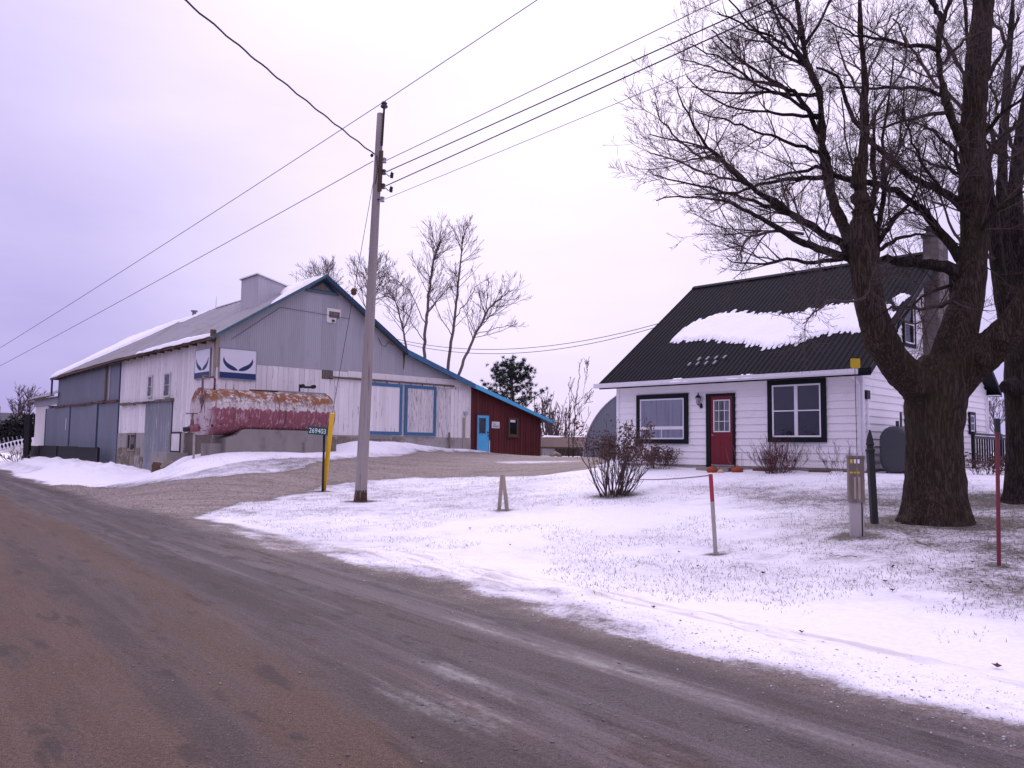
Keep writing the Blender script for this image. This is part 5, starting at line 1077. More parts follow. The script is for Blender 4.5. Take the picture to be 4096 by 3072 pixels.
def big_maple():
    Y0 = 14.0; bx_, by_ = 7.14, 14.0; T = empty('maple_tree', (bx_, by_, Gs(bx_, by_)), 0, 'large bare maple with forked trunk and broken limb beside the house', 'tree')
    trunk = [(2022, 1150, 178, 0), (2021, 1118, 150, 0), (2020, 1070, 130, 0), (2020, 1000, 121, 0), (2018, 930, 119, 0), (2020, 870, 124, 0), (2028, 820, 124, 0), (2040, 780, 100, 0)]
    left = [(2010, 880, 70, 0), (1972, 825, 78, -.2), (1922, 768, 72, -.4), (1892, 700, 66, -.5), (1873, 620, 62, -.5), (1863, 540, 58, -.5), (1857, 450, 50, -.5), (1854, 380, 36, -.5), (1856, 340, 28, -.5)]
    lead = [(2028, 850, 90, 0), (2062, 745, 86, 0), (2090, 650, 72, .1), (2102, 520, 62, .2), (2100, 391, 57, .3), (2104, 250, 54, .3), (2110, 150, 52, .4), (2122, 39, 48, .5), (2128, -60, 42, .5), (2135, -200, 30, .6), (2150, -350, 16, .6)]
    right = [(2035, 860, 80, 0), (2088, 795, 82, -.2), (2140, 752, 76, -.4), (2190, 700, 68, -.6), (2232, 630, 58, -.8), (2262, 520, 48, -.9), (2280, 400, 38, -1), (2290, 250, 26, -1), (2300, 100, 14, -1)]
    l3 = [(1852, 575, 32, .1), (1832, 510, 27, .6), (1805, 450, 25, 1.1), (1791, 391, 23, 1.4), (1782, 340, 21, 1.5), (1776, 312, 20, 1.5), (1772, 215, 19, 1.6), (1745, 137, 17, 1.7), (1733, 78, 15, 1.8), (1721, 0, 13, 1.8), (1710, -80, 10, 1.8)]
    l4 = [(1868, 650, 36, .0), (1880, 600, 33, .2), (1887, 552, 28, .3), (1887, 510, 22, .4), (1880, 460, 16, .5), (1888, 405, 13, .6), (1885, 330, 11, .7), (1890, 230, 8, .8), (1880, 120, 5, .9)]
    pale = [(1862, 450, 26, -.42), (1864, 335, 25, -.46), (1867, 250, 22, -.5), (1868, 156, 18, -.5), (1860, 80, 13, -.5), (1857, 0, 11, -.5), (1855, -90, 8, -.5)]
    d_ = [(2098, 350, 26, .3), (2073, 293, 25, .2), (2050, 240, 22, .1), (2038, 195, 21, 0), (2030, 140, 20, 0), (2026, 98, 19, 0), (2038, 39, 17, 0), (2060, -20, 13, 0), (2080, -100, 9, 0)]
    roots = [[(2005, 1075, 60, -.1), (1980, 1118, 52, -.25), (1955, 1140, 34, -.4)], [(2035, 1075, 60, -.1), (2060, 1120, 50, -.2), (2085, 1142, 30, -.3)], [(2020, 1075, 70, -.3), (2020, 1125, 60, -.5), (2018, 1155, 34, -.7)]]
    knots = [[(2120, 770, 34, -.5), (2127, 778, 30, -.85)], [(1992, 838, 34, -.3), (1994, 842, 26, -.62)], [(2160, 728, 30, -.8), (2166, 727, 24, -.92)]]
    tubes = [limb(x, Y0, wob=.006) for x in (trunk, left, lead, right, l3, l4, pale, d_)] + [limb(x, Y0, 6, 0) for x in roots + knots]
    remeshed('trunk', tubes, 'bark', T, .030, .036, 11.)
    minor = [
        [(2080, 605, 30, .1), (2050, 578, 28, .1), (2010, 571, 24, .1), (1960, 567, 20, .2), (1905, 560, 15, .4), (1860, 566, 9, .6)],
        [(2080, 565, 24, .2), (2050, 522, 21, .3), (2021, 490, 19, .4), (1987, 448, 17, .5), (1936, 415, 15, .7), (1888, 397, 14, .9), (1818, 383, 12, 1.1), (1770, 362, 9, 1.3), (1710, 372, 6, 1.5), (1650, 388, 4, 1.6)],
        [(2090, 450, 20, .3), (2069, 434, 18, .3), (2021, 407, 16, .3), (1975, 386, 14, .4), (1917, 340, 13, .4), (1874, 297, 11, .5), (1831, 227, 9, .6), (1811, 168, 7, .6), (1764, 147, 5, .7)],
        [(2036, 45, 13, 0), (2020, 15, 12, 0), (2000, -30, 9, 0)],
        [(2030, 110, 11, 0), (1975, 98, 9, -.3), (1909, 84, 7, -.6), (1840, 70, 4, -.8), (1780, 40, 3, -1)],
        [(2036, 206, 10, 0), (1980, 190, 8, .3), (1936, 188, 7, .6), (1862, 192, 5, .8), (1800, 185, 3, 1)],
        [(2125, 295, 11, .3), (2170, 242, 8, 0), (2215, 209, 5, -.3)], [(2125, 340, 13, .3), (2170, 295, 10, .5), (2215, 252, 8, .8), (2270, 180, 5, 1)],
        [(1852, 575, 22, 0), (1828, 556, 20, -.3), (1790, 545, 18, -.6), (1741, 527, 16, -1.), (1690, 500, 13, -1.2), (1643, 469, 10, -1.5), (1605, 450, 8, -1.7), (1569, 437, 6, -1.8), (1490, 425, 4, -2), (1420, 430, 2.5, -2)],
        [(1855, 550, 20, .1), (1828, 532, 18, 0), (1780, 505, 16, -.2), (1740, 480, 15, -.4), (1702, 461, 13, -.5), (1650, 425, 11, -.7), (1604, 391, 10, -.8), (1560, 345, 8, -1), (1526, 312, 7, -1), (1500, 270, 5, -1.1), (1479, 234, 4, -1.2), (1462, 185, 2.5, -1.2)],
        [(1830, 531, 14, .3), (1741, 484, 12, .5), (1682, 437, 10, .7), (1620, 400, 8, .8), (1545, 332, 6, .9), (1490, 310, 4, 1), (1405, 290, 2.5, 1)],
        [(1702, 461, 10, -.5), (1640, 440, 8, -.4), (1560, 412, 6, -.3), (1480, 395, 4, -.2), (1410, 380, 2.5, 0)],
        [(1735, 505, 8, -.9), (1670, 498, 7, -1.2), (1623, 512, 6, -1.4), (1604, 531, 5, -1.5), (1600, 565, 3.5, -1.6)],
        [(1830, 556, 12, -.2), (1770, 565, 9, -.8), (1700, 560, 7, -1.2), (1630, 570, 4, -1.4), (1570, 560, 2.5, -1.5)],
        [(1784, 383, 12, 1.4), (1740, 384, 10, 1.3), (1700, 388, 9, 1.2), (1640, 400, 7, 1), (1580, 415, 5, .8), (1500, 420, 3, .6)],
        [(1778, 300, 12, 1.5), (1760, 273, 11, 1.5), (1725, 211, 10, 1.4), (1694, 188, 9, 1.4), (1655, 164, 7, 1.3), (1604, 133, 6, 1.2), (1569, 98, 4, 1.2), (1537, 66, 3, 1.2)],
        [(1772, 203, 10, 1.6), (1720, 205, 8, 1.6), (1643, 199, 6, 1.7), (1560, 200, 4, 1.8), (1490, 185, 2.5, 1.8)],
        [(1772, 250, 9, 1.5), (1700, 248, 7, 1.8), (1640, 240, 5, 2.), (1560, 225, 4, 2.2), (1480, 165, 2.5, 2.3)],
        [(1750, 145, 9, 1.7), (1700, 120, 7, 1.5), (1650, 80, 6, 1.3), (1600, 30, 4, 1.2), (1560, -20, 3, 1.2)],
        [(1738, 100, 8, 1.8), (1775, 40, 6, 1.6), (1800, -20, 5, 1.5)], [(1745, 140, 8, 1.7), (1690, 60, 6, 2), (1660, 0, 4, 2.2), (1640, -60, 3, 2.3)],
        [(1888, 520, 14, .4), (1896, 485, 13, .5), (1906, 445, 11, .6), (1912, 400, 10, .6), (1905, 320, 7, .7), (1920, 220, 5, .7), (1930, 120, 3, .7)],
        [(1890, 535, 12, .3), (1915, 500, 11, .4), (1940, 465, 10, .5), (1965, 440, 7, .7), (1990, 380, 5, .9), (2000, 300, 3, 1)],
        [(1890, 545, 10, .3), (1925, 525, 9, .2), (1960, 510, 7, .1), (2000, 505, 4, 0)],
        [(1866, 300, 8, -.5), (1900, 230, 6, -.7), (1950, 150, 4, -.9), (1960, 60, 3, -1)], [(1867, 220, 7, -.5), (1830, 150, 5, -.6), (1800, 60, 3, -.7)],
        [(2085, 640, 12, 0), (2040, 655, 9, -.4), (1990, 668, 7, -.8), (1930, 665, 5, -1.), (1890, 690, 3, -1.1)],
        [(2088, 610, 10, 0), (2040, 622, 8, .3), (1990, 640, 6, .5), (1950, 690, 4, .6), (1930, 740, 2.5, .6)],
        [(1876, 640, 7, -.6), (1840, 650, 6, -1.), (1790, 655, 5, -1.4), (1755, 680, 3.5, -1.6), (1735, 700, 2.5, -1.6)],
        [(1905, 730, 7, -.5), (1935, 690, 6, -.8), (1975, 700, 4, -1.), (2000, 690, 3, -1.1)],
        [(2104, 480, 12, .3), (2080, 400, 10, .8), (2060, 330, 8, 1.2), (2010, 280, 5, 1.5), (1960, 260, 3, 1.6)],
        [(2106, 200, 12, .4), (2160, 120, 9, .8), (2200, 40, 6, 1)], [(2050, 240, 10, .1), (2000, 250, 8, -.4), (1950, 260, 6, -.8), (1900, 280, 4, -1.)],
        [(2102, 520, 10, .2), (2140, 470, 8, -.2), (2180, 430, 6, -.5), (2225, 410, 4, -.8)],
        [(2060, -20, 10, 0), (2000, -60, 8, .2), (1920, -90, 5, .4), (1840, -80, 4, .6)], [(2125, -20, 12, .5), (2180, -80, 8, .6), (2240, -140, 5, .8)], [(1721, 0, 8, 1.8), (1660, -50, 6, 1.9), (1600, -100, 4, 2)]]
    g = Grow(5, up=.12, wander=.13, minr=.0026); ml = [limb(x, Y0, len(x) * 3, wob=.014) for x in minor]
    minor_fill = [[(1745, 140, 9, 1.7), (1690, 95, 7, 1.), (1620, 60, 5, .6), (1550, 25, 3, .3)], [(1765, 255, 9, 1.5), (1710, 215, 7, .9), (1650, 190, 6, .4), (1560, 130, 4, 0), (1490, 95, 2.5, -.2)], [(1700, 190, 7, 1.4), (1630, 175, 6, 1.), (1550, 150, 4, .7), (1470, 130, 2.5, .5)], [(1735, 85, 8, 1.8), (1690, 30, 6, 1.2), (1640, -10, 4, .9)], [(1604, 391, 7, -.8), (1540, 380, 5, -.6), (1470, 350, 4, -.4), (1405, 330, 2.5, -.3)], [(1560, 345, 6, -1), (1500, 330, 5, -1.3), (1430, 260, 3, -1.5), (1410, 215, 2.2, -1.5)], [(1776, 330, 9, 1.5), (1710, 310, 7, 1.), (1640, 285, 5, .6), (1570, 260, 4, .3), (1500, 240, 2.5, 0)],
        [(2100, 400, 9, .3), (2060, 370, 7, 1.), (2000, 350, 5, 1.6), (1940, 300, 3, 2.)], [(2104, 260, 9, .3), (2150, 330, 6, .8), (2200, 340, 4, 1.2)], [(2040, 200, 8, 0), (1990, 140, 6, .8), (1930, 40, 4, 1.4)], [(2100, 470, 9, .2), (2040, 420, 7, -.6), (1980, 330, 5, -1.2), (1950, 230, 3, -1.5)], [(1890, 480, 7, .5), (1860, 400, 6, 1.1), (1830, 310, 4, 1.6), (1820, 210, 3, 1.9)], [(2030, 140, 8, 0), (2080, 90, 6, -.6), (2140, 60, 4, -1.)], [(1885, 420, 7, .6), (1930, 350, 6, 1.2), (1970, 250, 4, 1.7), (1990, 150, 3, 2.)], [(2102, 560, 8, .2), (2060, 500, 6, 1.), (2030, 420, 4, 1.6)], [(1868, 180, 6, -.5), (1900, 110, 5, .2), (1950, 20, 3, .8)]]
    ml += [limb(x, Y0, len(x) * 4, wob=.016) for x in minor_fill]
    for pts, rad in ml:
        g.ch.append((pts, rad)); L = np.linalg.norm(np.diff(pts, axis=0), axis=1).sum(); g.spawn(pts, rad, L, 1, CFG, .12, 2.9)
    for px, dn in ((l3, 2.2), (l4, 2.6), (pale, 1.0), (d_, 2.6), (lead[3:], 2.4)):
        pts, rad = limb(px, Y0, wob=.006); L = np.linalg.norm(np.diff(pts, axis=0), axis=1).sum(); g.spawn(pts, rad, L, 1, CFG, .25, dn)
    big = [c for c in g.ch if c[1][0] > .034]; link('limbs', chains_mesh('limbs', big, lambda r: 9), 'bark_dark', T)
    me = chains_mesh('crown', [c for c in g.ch if c[1][0] <= .034], lambda r: 7 if r > .03 else 5 if r > .012 else 3); link('crown', me, 'twig', T)
    return len(g.ch)
n1 = big_maple()
for ob in list(bpy.data.objects):       # put the tree meshes' origins at the tree base (vertices were made in world space)
    if ob.parent and ob.parent.name.startswith('maple_tree'): ob.matrix_parent_inverse = Matrix.Translation(-Vector(ob.parent.location))
def maple2():
    Y0 = 16.3; T = empty('maple_tree', (9.95, 16.3, Gs(9.95, 16.3)), 0, 'dark bare tree with several upright stems at the right edge of the lawn', 'tree')
    tr = [(2222, 1100, 130, 0), (2221, 1070, 100, 0), (2220, 1000, 86, 0), (2220, 900, 86, 0), (2220, 800, 92, 0), (2220, 720, 80, 0)]
    s1 = [(2212, 820, 46, 0), (2184, 720, 36, 0), (2166, 660, 32, .1), (2155, 565, 31, .2), (2142, 458, 29, .3), (2130, 378, 26, .4), (2118, 300, 22, .5), (2105, 200, 18, .6), (2090, 80, 13, .8), (2080, -60, 8, 1)]
    s2 = [(2218, 800, 44, .2), (2198, 680, 36, .4), (2182, 620, 33, .5), (2175, 560, 30, .6), (2166, 458, 28, .7), (2165, 350, 24, .8), (2172, 230, 20, .9), (2180, 100, 16, 1), (2190, -40, 10, 1)]
    s3 = [(2214, 790, 52, -.1), (2210, 600, 43, -.3), (2198, 500, 37, -.4), (2193, 420, 34, -.4), (2200, 330, 30, -.4), (2215, 230, 24, -.4), (2240, 100, 18, -.4), (2260, 0, 10, -.4)]
    kn = [(2200, 838, 44, -.1), (2178, 836, 38, -.3), (2168, 838, 30, -.35)]
    remeshed('trunk', [limb(x, Y0, wob=.006) for x in (tr, s1, s2, s3)] + [limb(kn, Y0, 6, 0)], 'bark_dark', T, .045, .02, 8.)
    g = Grow(9, up=.12, wander=.13, minr=.0030)
    mi = [[(2142, 458, 14, .3), (2115, 400, 10, .8), (2080, 340, 7, 1.2), (2030, 300, 4, 1.6)], [(2130, 378, 12, .4), (2160, 300, 9, .2), (2200, 260, 6, 0)], [(2166, 458, 12, .7), (2200, 400, 9, 1.), (2250, 370, 6, 1.3)], [(2165, 350, 12, .8), (2130, 270, 9, 1.2), (2100, 210, 6, 1.6)],
          [(2118, 300, 10, .5), (2070, 220, 8, 1.), (2010, 160, 5, 1.4), (1960, 120, 3, 1.6)], [(2172, 230, 10, .9), (2205, 160, 8, .6), (2240, 90, 5, .3)], [(2105, 200, 9, .6), (2060, 120, 7, .9), (2010, 60, 4, 1.2)], [(2200, 330, 10, -.4), (2160, 260, 7, -.8), (2140, 180, 5, -1.)], [(2155, 565, 9, .2), (2120, 545, 7, -.2), (2080, 560, 4, -.6)], [(2180, 100, 9, 1), (2140, 30, 6, 1.2), (2110, -40, 4, 1.4)]]
    for x in mi:
        pts, rad = limb(x, Y0, wob=.03); g.ch.append((pts, rad)); L = np.linalg.norm(np.diff(pts, axis=0), axis=1).sum(); g.spawn(pts, rad, L, 1, CFG, .15, 2.6)
    for x in (s1, s2, s3):
        pts, rad = limb(x[3:], Y0, wob=.006); L = np.linalg.norm(np.diff(pts, axis=0), axis=1).sum(); g.spawn(pts, rad, L, 1, CFG, .1, 2.6)
    link('crown', chains_mesh('crown', g.ch, lambda r: 7 if r > .03 else 5 if r > .012 else 3), 'twig', T)
    for ob in T.children: ob.matrix_parent_inverse = Matrix.Translation(-Vector(T.location))
maple2()
# background trees
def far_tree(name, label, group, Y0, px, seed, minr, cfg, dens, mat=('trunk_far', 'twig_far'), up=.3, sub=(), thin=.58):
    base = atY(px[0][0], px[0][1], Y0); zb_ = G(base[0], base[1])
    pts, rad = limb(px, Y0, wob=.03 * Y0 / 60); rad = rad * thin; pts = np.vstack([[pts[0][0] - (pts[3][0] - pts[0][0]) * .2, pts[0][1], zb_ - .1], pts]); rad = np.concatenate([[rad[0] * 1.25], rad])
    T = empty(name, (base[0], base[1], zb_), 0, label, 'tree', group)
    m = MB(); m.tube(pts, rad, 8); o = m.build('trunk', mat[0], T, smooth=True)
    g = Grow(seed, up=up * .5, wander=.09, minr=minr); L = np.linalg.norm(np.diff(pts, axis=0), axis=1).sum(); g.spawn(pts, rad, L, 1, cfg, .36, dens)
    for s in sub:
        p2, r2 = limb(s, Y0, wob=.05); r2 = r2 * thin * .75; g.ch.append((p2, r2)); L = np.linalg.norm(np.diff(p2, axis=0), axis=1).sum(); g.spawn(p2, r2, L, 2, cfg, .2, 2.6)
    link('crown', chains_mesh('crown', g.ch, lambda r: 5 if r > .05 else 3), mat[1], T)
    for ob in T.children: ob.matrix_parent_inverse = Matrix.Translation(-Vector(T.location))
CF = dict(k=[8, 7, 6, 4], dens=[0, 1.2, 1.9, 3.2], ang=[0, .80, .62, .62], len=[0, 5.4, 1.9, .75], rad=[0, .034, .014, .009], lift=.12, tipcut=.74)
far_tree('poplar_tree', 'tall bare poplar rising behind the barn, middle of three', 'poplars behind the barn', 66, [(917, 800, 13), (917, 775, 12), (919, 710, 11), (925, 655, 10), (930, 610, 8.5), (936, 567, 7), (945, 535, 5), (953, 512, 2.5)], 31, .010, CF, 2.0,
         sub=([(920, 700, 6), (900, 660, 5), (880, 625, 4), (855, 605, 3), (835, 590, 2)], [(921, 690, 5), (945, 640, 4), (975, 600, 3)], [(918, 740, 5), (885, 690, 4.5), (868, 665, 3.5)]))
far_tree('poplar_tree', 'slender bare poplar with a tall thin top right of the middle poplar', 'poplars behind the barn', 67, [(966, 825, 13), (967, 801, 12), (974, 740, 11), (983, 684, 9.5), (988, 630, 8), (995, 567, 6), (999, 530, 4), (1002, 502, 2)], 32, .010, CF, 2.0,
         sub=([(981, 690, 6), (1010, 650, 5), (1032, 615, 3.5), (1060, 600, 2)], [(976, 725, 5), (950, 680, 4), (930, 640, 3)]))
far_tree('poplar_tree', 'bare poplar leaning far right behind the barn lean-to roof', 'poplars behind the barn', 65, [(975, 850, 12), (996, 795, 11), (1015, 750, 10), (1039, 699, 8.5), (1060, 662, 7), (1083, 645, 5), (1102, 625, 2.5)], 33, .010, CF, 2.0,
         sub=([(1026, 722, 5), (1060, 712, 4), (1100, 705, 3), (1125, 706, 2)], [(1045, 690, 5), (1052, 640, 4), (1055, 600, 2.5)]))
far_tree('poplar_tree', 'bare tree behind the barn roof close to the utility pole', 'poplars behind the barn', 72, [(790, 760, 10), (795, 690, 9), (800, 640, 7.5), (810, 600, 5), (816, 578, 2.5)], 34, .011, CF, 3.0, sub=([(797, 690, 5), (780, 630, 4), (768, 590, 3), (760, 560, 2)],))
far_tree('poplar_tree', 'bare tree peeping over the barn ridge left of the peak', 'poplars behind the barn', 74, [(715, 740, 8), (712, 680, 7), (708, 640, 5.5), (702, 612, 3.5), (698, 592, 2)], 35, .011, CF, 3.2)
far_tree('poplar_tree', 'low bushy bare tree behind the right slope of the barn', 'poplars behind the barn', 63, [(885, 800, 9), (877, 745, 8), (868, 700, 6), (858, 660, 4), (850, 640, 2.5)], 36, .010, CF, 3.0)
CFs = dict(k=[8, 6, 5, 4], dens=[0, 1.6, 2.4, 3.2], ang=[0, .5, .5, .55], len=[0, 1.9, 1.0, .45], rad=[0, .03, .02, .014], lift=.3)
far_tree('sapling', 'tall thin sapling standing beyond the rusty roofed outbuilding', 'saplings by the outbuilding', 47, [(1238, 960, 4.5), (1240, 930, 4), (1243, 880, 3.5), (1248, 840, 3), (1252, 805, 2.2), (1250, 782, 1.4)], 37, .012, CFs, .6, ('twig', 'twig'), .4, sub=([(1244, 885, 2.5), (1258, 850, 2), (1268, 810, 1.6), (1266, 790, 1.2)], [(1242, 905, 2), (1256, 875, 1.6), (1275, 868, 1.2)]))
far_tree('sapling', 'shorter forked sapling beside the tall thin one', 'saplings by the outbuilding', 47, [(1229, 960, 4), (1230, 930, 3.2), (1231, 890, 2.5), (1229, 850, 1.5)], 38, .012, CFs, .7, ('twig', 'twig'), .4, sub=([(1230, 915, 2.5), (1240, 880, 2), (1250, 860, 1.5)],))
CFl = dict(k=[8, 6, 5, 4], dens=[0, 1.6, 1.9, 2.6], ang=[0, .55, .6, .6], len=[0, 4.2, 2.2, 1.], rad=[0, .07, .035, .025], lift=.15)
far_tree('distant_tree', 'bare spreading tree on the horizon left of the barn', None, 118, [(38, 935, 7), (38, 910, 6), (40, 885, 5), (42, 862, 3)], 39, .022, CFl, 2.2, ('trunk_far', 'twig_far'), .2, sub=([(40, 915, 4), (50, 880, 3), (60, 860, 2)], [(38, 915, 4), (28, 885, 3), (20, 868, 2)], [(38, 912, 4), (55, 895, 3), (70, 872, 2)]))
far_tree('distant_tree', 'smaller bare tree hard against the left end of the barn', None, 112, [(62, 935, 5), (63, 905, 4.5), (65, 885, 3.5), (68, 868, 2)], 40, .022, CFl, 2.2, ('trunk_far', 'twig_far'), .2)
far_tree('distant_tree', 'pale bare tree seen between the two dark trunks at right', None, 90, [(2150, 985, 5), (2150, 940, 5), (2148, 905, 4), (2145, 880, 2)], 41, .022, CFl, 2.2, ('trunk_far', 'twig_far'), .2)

# ------------------------------------------------------------------ shrubs, pine, bushes
def leaf_cloud(pts, size, rs, n=1):
    """small folded leaves (two triangles) at the points"""
    P = np.repeat(np.array(pts), n, 0); k = len(P); P = P + rs.normal(0, size * .9, P.shape)
    a = rs.normal(0, 1, (k, 3)); a /= np.linalg.norm(a, axis=1)[:, None]; b = np.cross(a, rs.normal(0, 1, (k, 3))); b /= np.linalg.norm(b, axis=1)[:, None]
    s = size * rs.uniform(.5, 1.2, (k, 1)); V = np.stack([P, P + (a * .5 + b * .28) * s, P + a * s, P + (a * .5 - b * .28) * s], 1).reshape(-1, 3)
    return V, np.arange(4 * k).reshape(-1, 4)
def shrub(name, label, x, y, z, h, spread, nst, seed, mat, leaves=0, leafsize=.05, leafmat='dry_leaf', base_r=.2, r0=.011, cfg=None, group=None, wide=1., frac=.55, minr=.0026):
    cfg = cfg or dict(k=[9, 6, 4], dens=[0, 5., 7.], ang=[0, .55, .6], len=[0, .55 * h / 1.9 + .1, .2], rad=[0, .006, .0035], lift=.25)
    T = empty(name, (x, y, z), 0, label, 'shrub', group); g = Grow(seed, up=.22, wander=.13, minr=minr); rs = g.r
    for i in range(nst):
        a = rs.uniform(0, 2 * PI); rr = base_r * math.sqrt(rs.random()); tilt = abs(rs.normal(0, spread))
        d = unit(np.array([math.cos(a) * math.sin(tilt) * wide, math.sin(a) * math.sin(tilt), math.cos(tilt)]))
        L = h * rs.uniform(.65, 1.08)
        g.branch(np.array([rr * math.cos(a) * wide, rr * math.sin(a), -.05]), d, L, r0 * rs.uniform(.6, 1.25), 0, cfg)
    link('stems', chains_mesh('stems', g.ch, lambda r: 5 if r > .008 else 3), mat, T)
    if leaves:
        tips = np.array([c[0][-1] for c in g.ch if c[0][-1][2] > h * frac and len(c[0]) < 9]); 
        idx = rs.choice(len(tips), min(leaves, len(tips)), False); V, Fc = leaf_cloud(tips[idx], leafsize, rs, 9)
        o = link('dead_leaves', np_mesh('dead_leaves', V, Fc, False), leafmat, T); o['kind'] = 'stuff'
    return T
lx, ly = 2.53, 20.5
shrub('lilac_bush', 'bare lilac bush with withered brown leaf tips in the lawn', lx, ly, Gs(lx, ly), 1.75, .42, 44, 51, 'shrub_twig', 230, .085, base_r=.36, r0=.015, wide=1.08)
def hw(x, y): return tuple(loc2w(HB, x, y))
for (x, y, lab, h, sp, n, seed, m, lv, wd) in ((2.0, -.55, 'brown leafy shrub below the left front window', .66, .55, 45, 52, 'red_twig', 200, 1.3), (6.0, -.75, 'round reddish twiggy shrub below the right front window', .95, .55, 95, 53, 'red_twig', 0, 1.1), (7.7, -.75, 'sparse bare shrub at the right front corner of the house', .95, .5, 14, 54, 'shrub_twig', 0, 1.), (4.62, -.25, 'few tall dry stalks beside the red door', .85, .3, 9, 55, 'pale_wood', 0, 1.), (.7, -.5, 'low dark bush at the left end of the house front', .5, .5, 16, 56, 'shrub_twig', 20, 1.)):
    p = hw(x, y); shrub('shrub', lab, p[0], p[1], Gs(*p), h, sp, n, seed, m, lv, .07, base_r=.28, r0=.007, wide=wd, frac=.3, minr=.003, cfg=None if n > 10 else dict(k=[7], dens=[0], ang=[0], len=[0], rad=[0]))
p = atY(2130, 1030, 21); shrub('shrub', 'dark low bush in front of the deck railing', p[0], p[1], Gs(p[0], p[1]), .55, .6, 30, 57, 'shrub_twig', 60, .08, base_r=.35, r0=.007, frac=.2)
p = atY(1195, 960, 56); shrub('willow_bush', 'spreading bare bush behind the rusty roofed outbuilding', p[0], p[1], G(p[0], p[1]) - .1, 3.9, .55, 46, 58, 'twig_far', 0, base_r=.9, r0=.045, wide=1.2, minr=.014, cfg=dict(k=[9, 6, 4], dens=[0, 1.6, 1.8], ang=[0, .5, .55], len=[0, 1.5, .7], rad=[0, .025, .016], lift=.2))
p = atY(1178, 960, 60); shrub('willow_bush', 'smaller bare bush just right of the red shed', p[0], p[1], G(p[0], p[1]) - .1, 3.0, .45, 24, 59, 'twig_far', 0, base_r=.7, r0=.04, minr=.014, cfg=dict(k=[9, 6, 4], dens=[0, 1.6, 1.8], ang=[0, .5, .55], len=[0, 1.2, .6], rad=[0, .025, .016], lift=.2))
def pine():
    Y0 = 61; top = atY(1100, 775, Y0); b = atY(1108, 960, Y0); z0 = G(b[0], b[1]); T = empty('pine_tree', (b[0], b[1], z0), 0, 'dark green pine with open tufted crown behind the red shed', 'tree')
    H = top[2] - z0; g = Grow(71, up=.35, wander=.12, minr=.02); tips = []
    MB().tube([(0, 0, -.1), (0, 0, H * .5), (-.25, 0, H * .97)], [.2, .13, .03], 8).build('trunk', 'trunk_far', T)
    rs = g.r
    for i in range(44):
        z = H * (.22 + .72 * (i / 44)); L = (H - z) * .48 + .8; L *= rs.uniform(.7, 1.15); L = min(L, 3.4); a = i * 2.4 + rs.normal(0, .2)
        d = unit(np.array([math.cos(a) * 1.15, math.sin(a), .12])); pts = g.branch(np.array([-.25 * z / H, 0, z]), d, L, .045, 0, dict(k=[6]))
        for k in range(1, 6):
            tips.append(pts[k])
            if k > 1:
                for _ in range(2): tips.append(pts[k] + rs.normal(0, .28, 3) * np.array([1, 1, .6]) + np.array([0, 0, .1]))
    for q in ((0, 0, H * 1.0), (-.5, 0, H * .96), (1.4, .2, H * .86), (-1.7, .1, H * .8), (1.5, 0, H * .8)):
        pts = g.branch(np.array([-.2, 0, H * .72]), unit(np.array(q) - np.array([-.2, 0, H * .72])), np.linalg.norm(np.array(q) - np.array([-.2, 0, H * .72])), .04, 0, dict(k=[6]))
        for k in range(2, 6):
            for _ in range(4): tips.append(pts[k] + rs.normal(0, .14, 3))
    link('branches', chains_mesh('branches', g.ch, lambda r: 4), 'trunk_far', T)
    P = np.repeat(np.array(tips), 34, 0); k = len(P); d = rs.normal(0, 1, (k, 3)) + np.array([0, 0, .45]); d /= np.linalg.norm(d, axis=1)[:, None]; s = rs.uniform(.16, .34, (k, 1)); w_ = np.cross(d, rs.normal(0, 1, (k, 3))); w_ /= np.linalg.norm(w_, axis=1)[:, None]
    V = np.stack([P - w_ * .018, P + w_ * .018, P + d * s], 1).reshape(-1, 3)
    o = link('needles', np_mesh('needles', V, np.arange(3 * k).reshape(-1, 3), False), 'needle', T); o['kind'] = 'stuff'
pine()

# ------------------------------------------------------------------ things around the house
def oiltank():
    p = hw(8.66, .30); T = empty('oil_tank', (p[0], p[1], 1.12), HB[1], 'dark grey oval heating oil tank beside the house wall', 'tank')
    W2, R_, L = .30, .36, 1.6; sec = [(R_ * math.cos(a), .5 + R_ * math.sin(a)) for a in np.linspace(0, PI, 11)] + [(R_ * math.cos(a), -.0 + R_ * math.sin(a)) for a in np.linspace(PI, 2 * PI, 11)]
    V = []; Fc = []; ns = len(sec); rings = [(-.05, .72), (-.02, .93), (0.02, 1.), (L - .02, 1.), (L + .02, .93), (L + .05, .72)]
    for y, k in rings: V += [(a * k, y, .36 + .25 + (b - .25) * (1 - (1 - k) * .6)) for a, b in sec]
    for j in range(len(rings) - 1): Fc += [(j * ns + i, j * ns + (i + 1) % ns, (j + 1) * ns + (i + 1) % ns, (j + 1) * ns + i) for i in range(ns)]
    Fc += [tuple(range(ns))[::-1], tuple((len(rings) - 1) * ns + i for i in range(ns))]
    MB().add(V, Fc).build('tank_body', 'oil_tank', T, smooth=False)
    for x in (-.22, .22):
        for y in (.12, L - .12): MB().tube([(x, y, -.15), (x, y, .32)], .025, 6).build('leg', 'oil_tank', T)
    MB().tube([(0, .55, 1.17), (0, .55, 1.6)], .03, 8).build('vent_pipe', 'oil_tank', T); MB().tube([(0, .3, 1.17), (0, .3, 1.36)], .045, 8).build('fill_pipe', 'oil_tank', T)
oiltank()
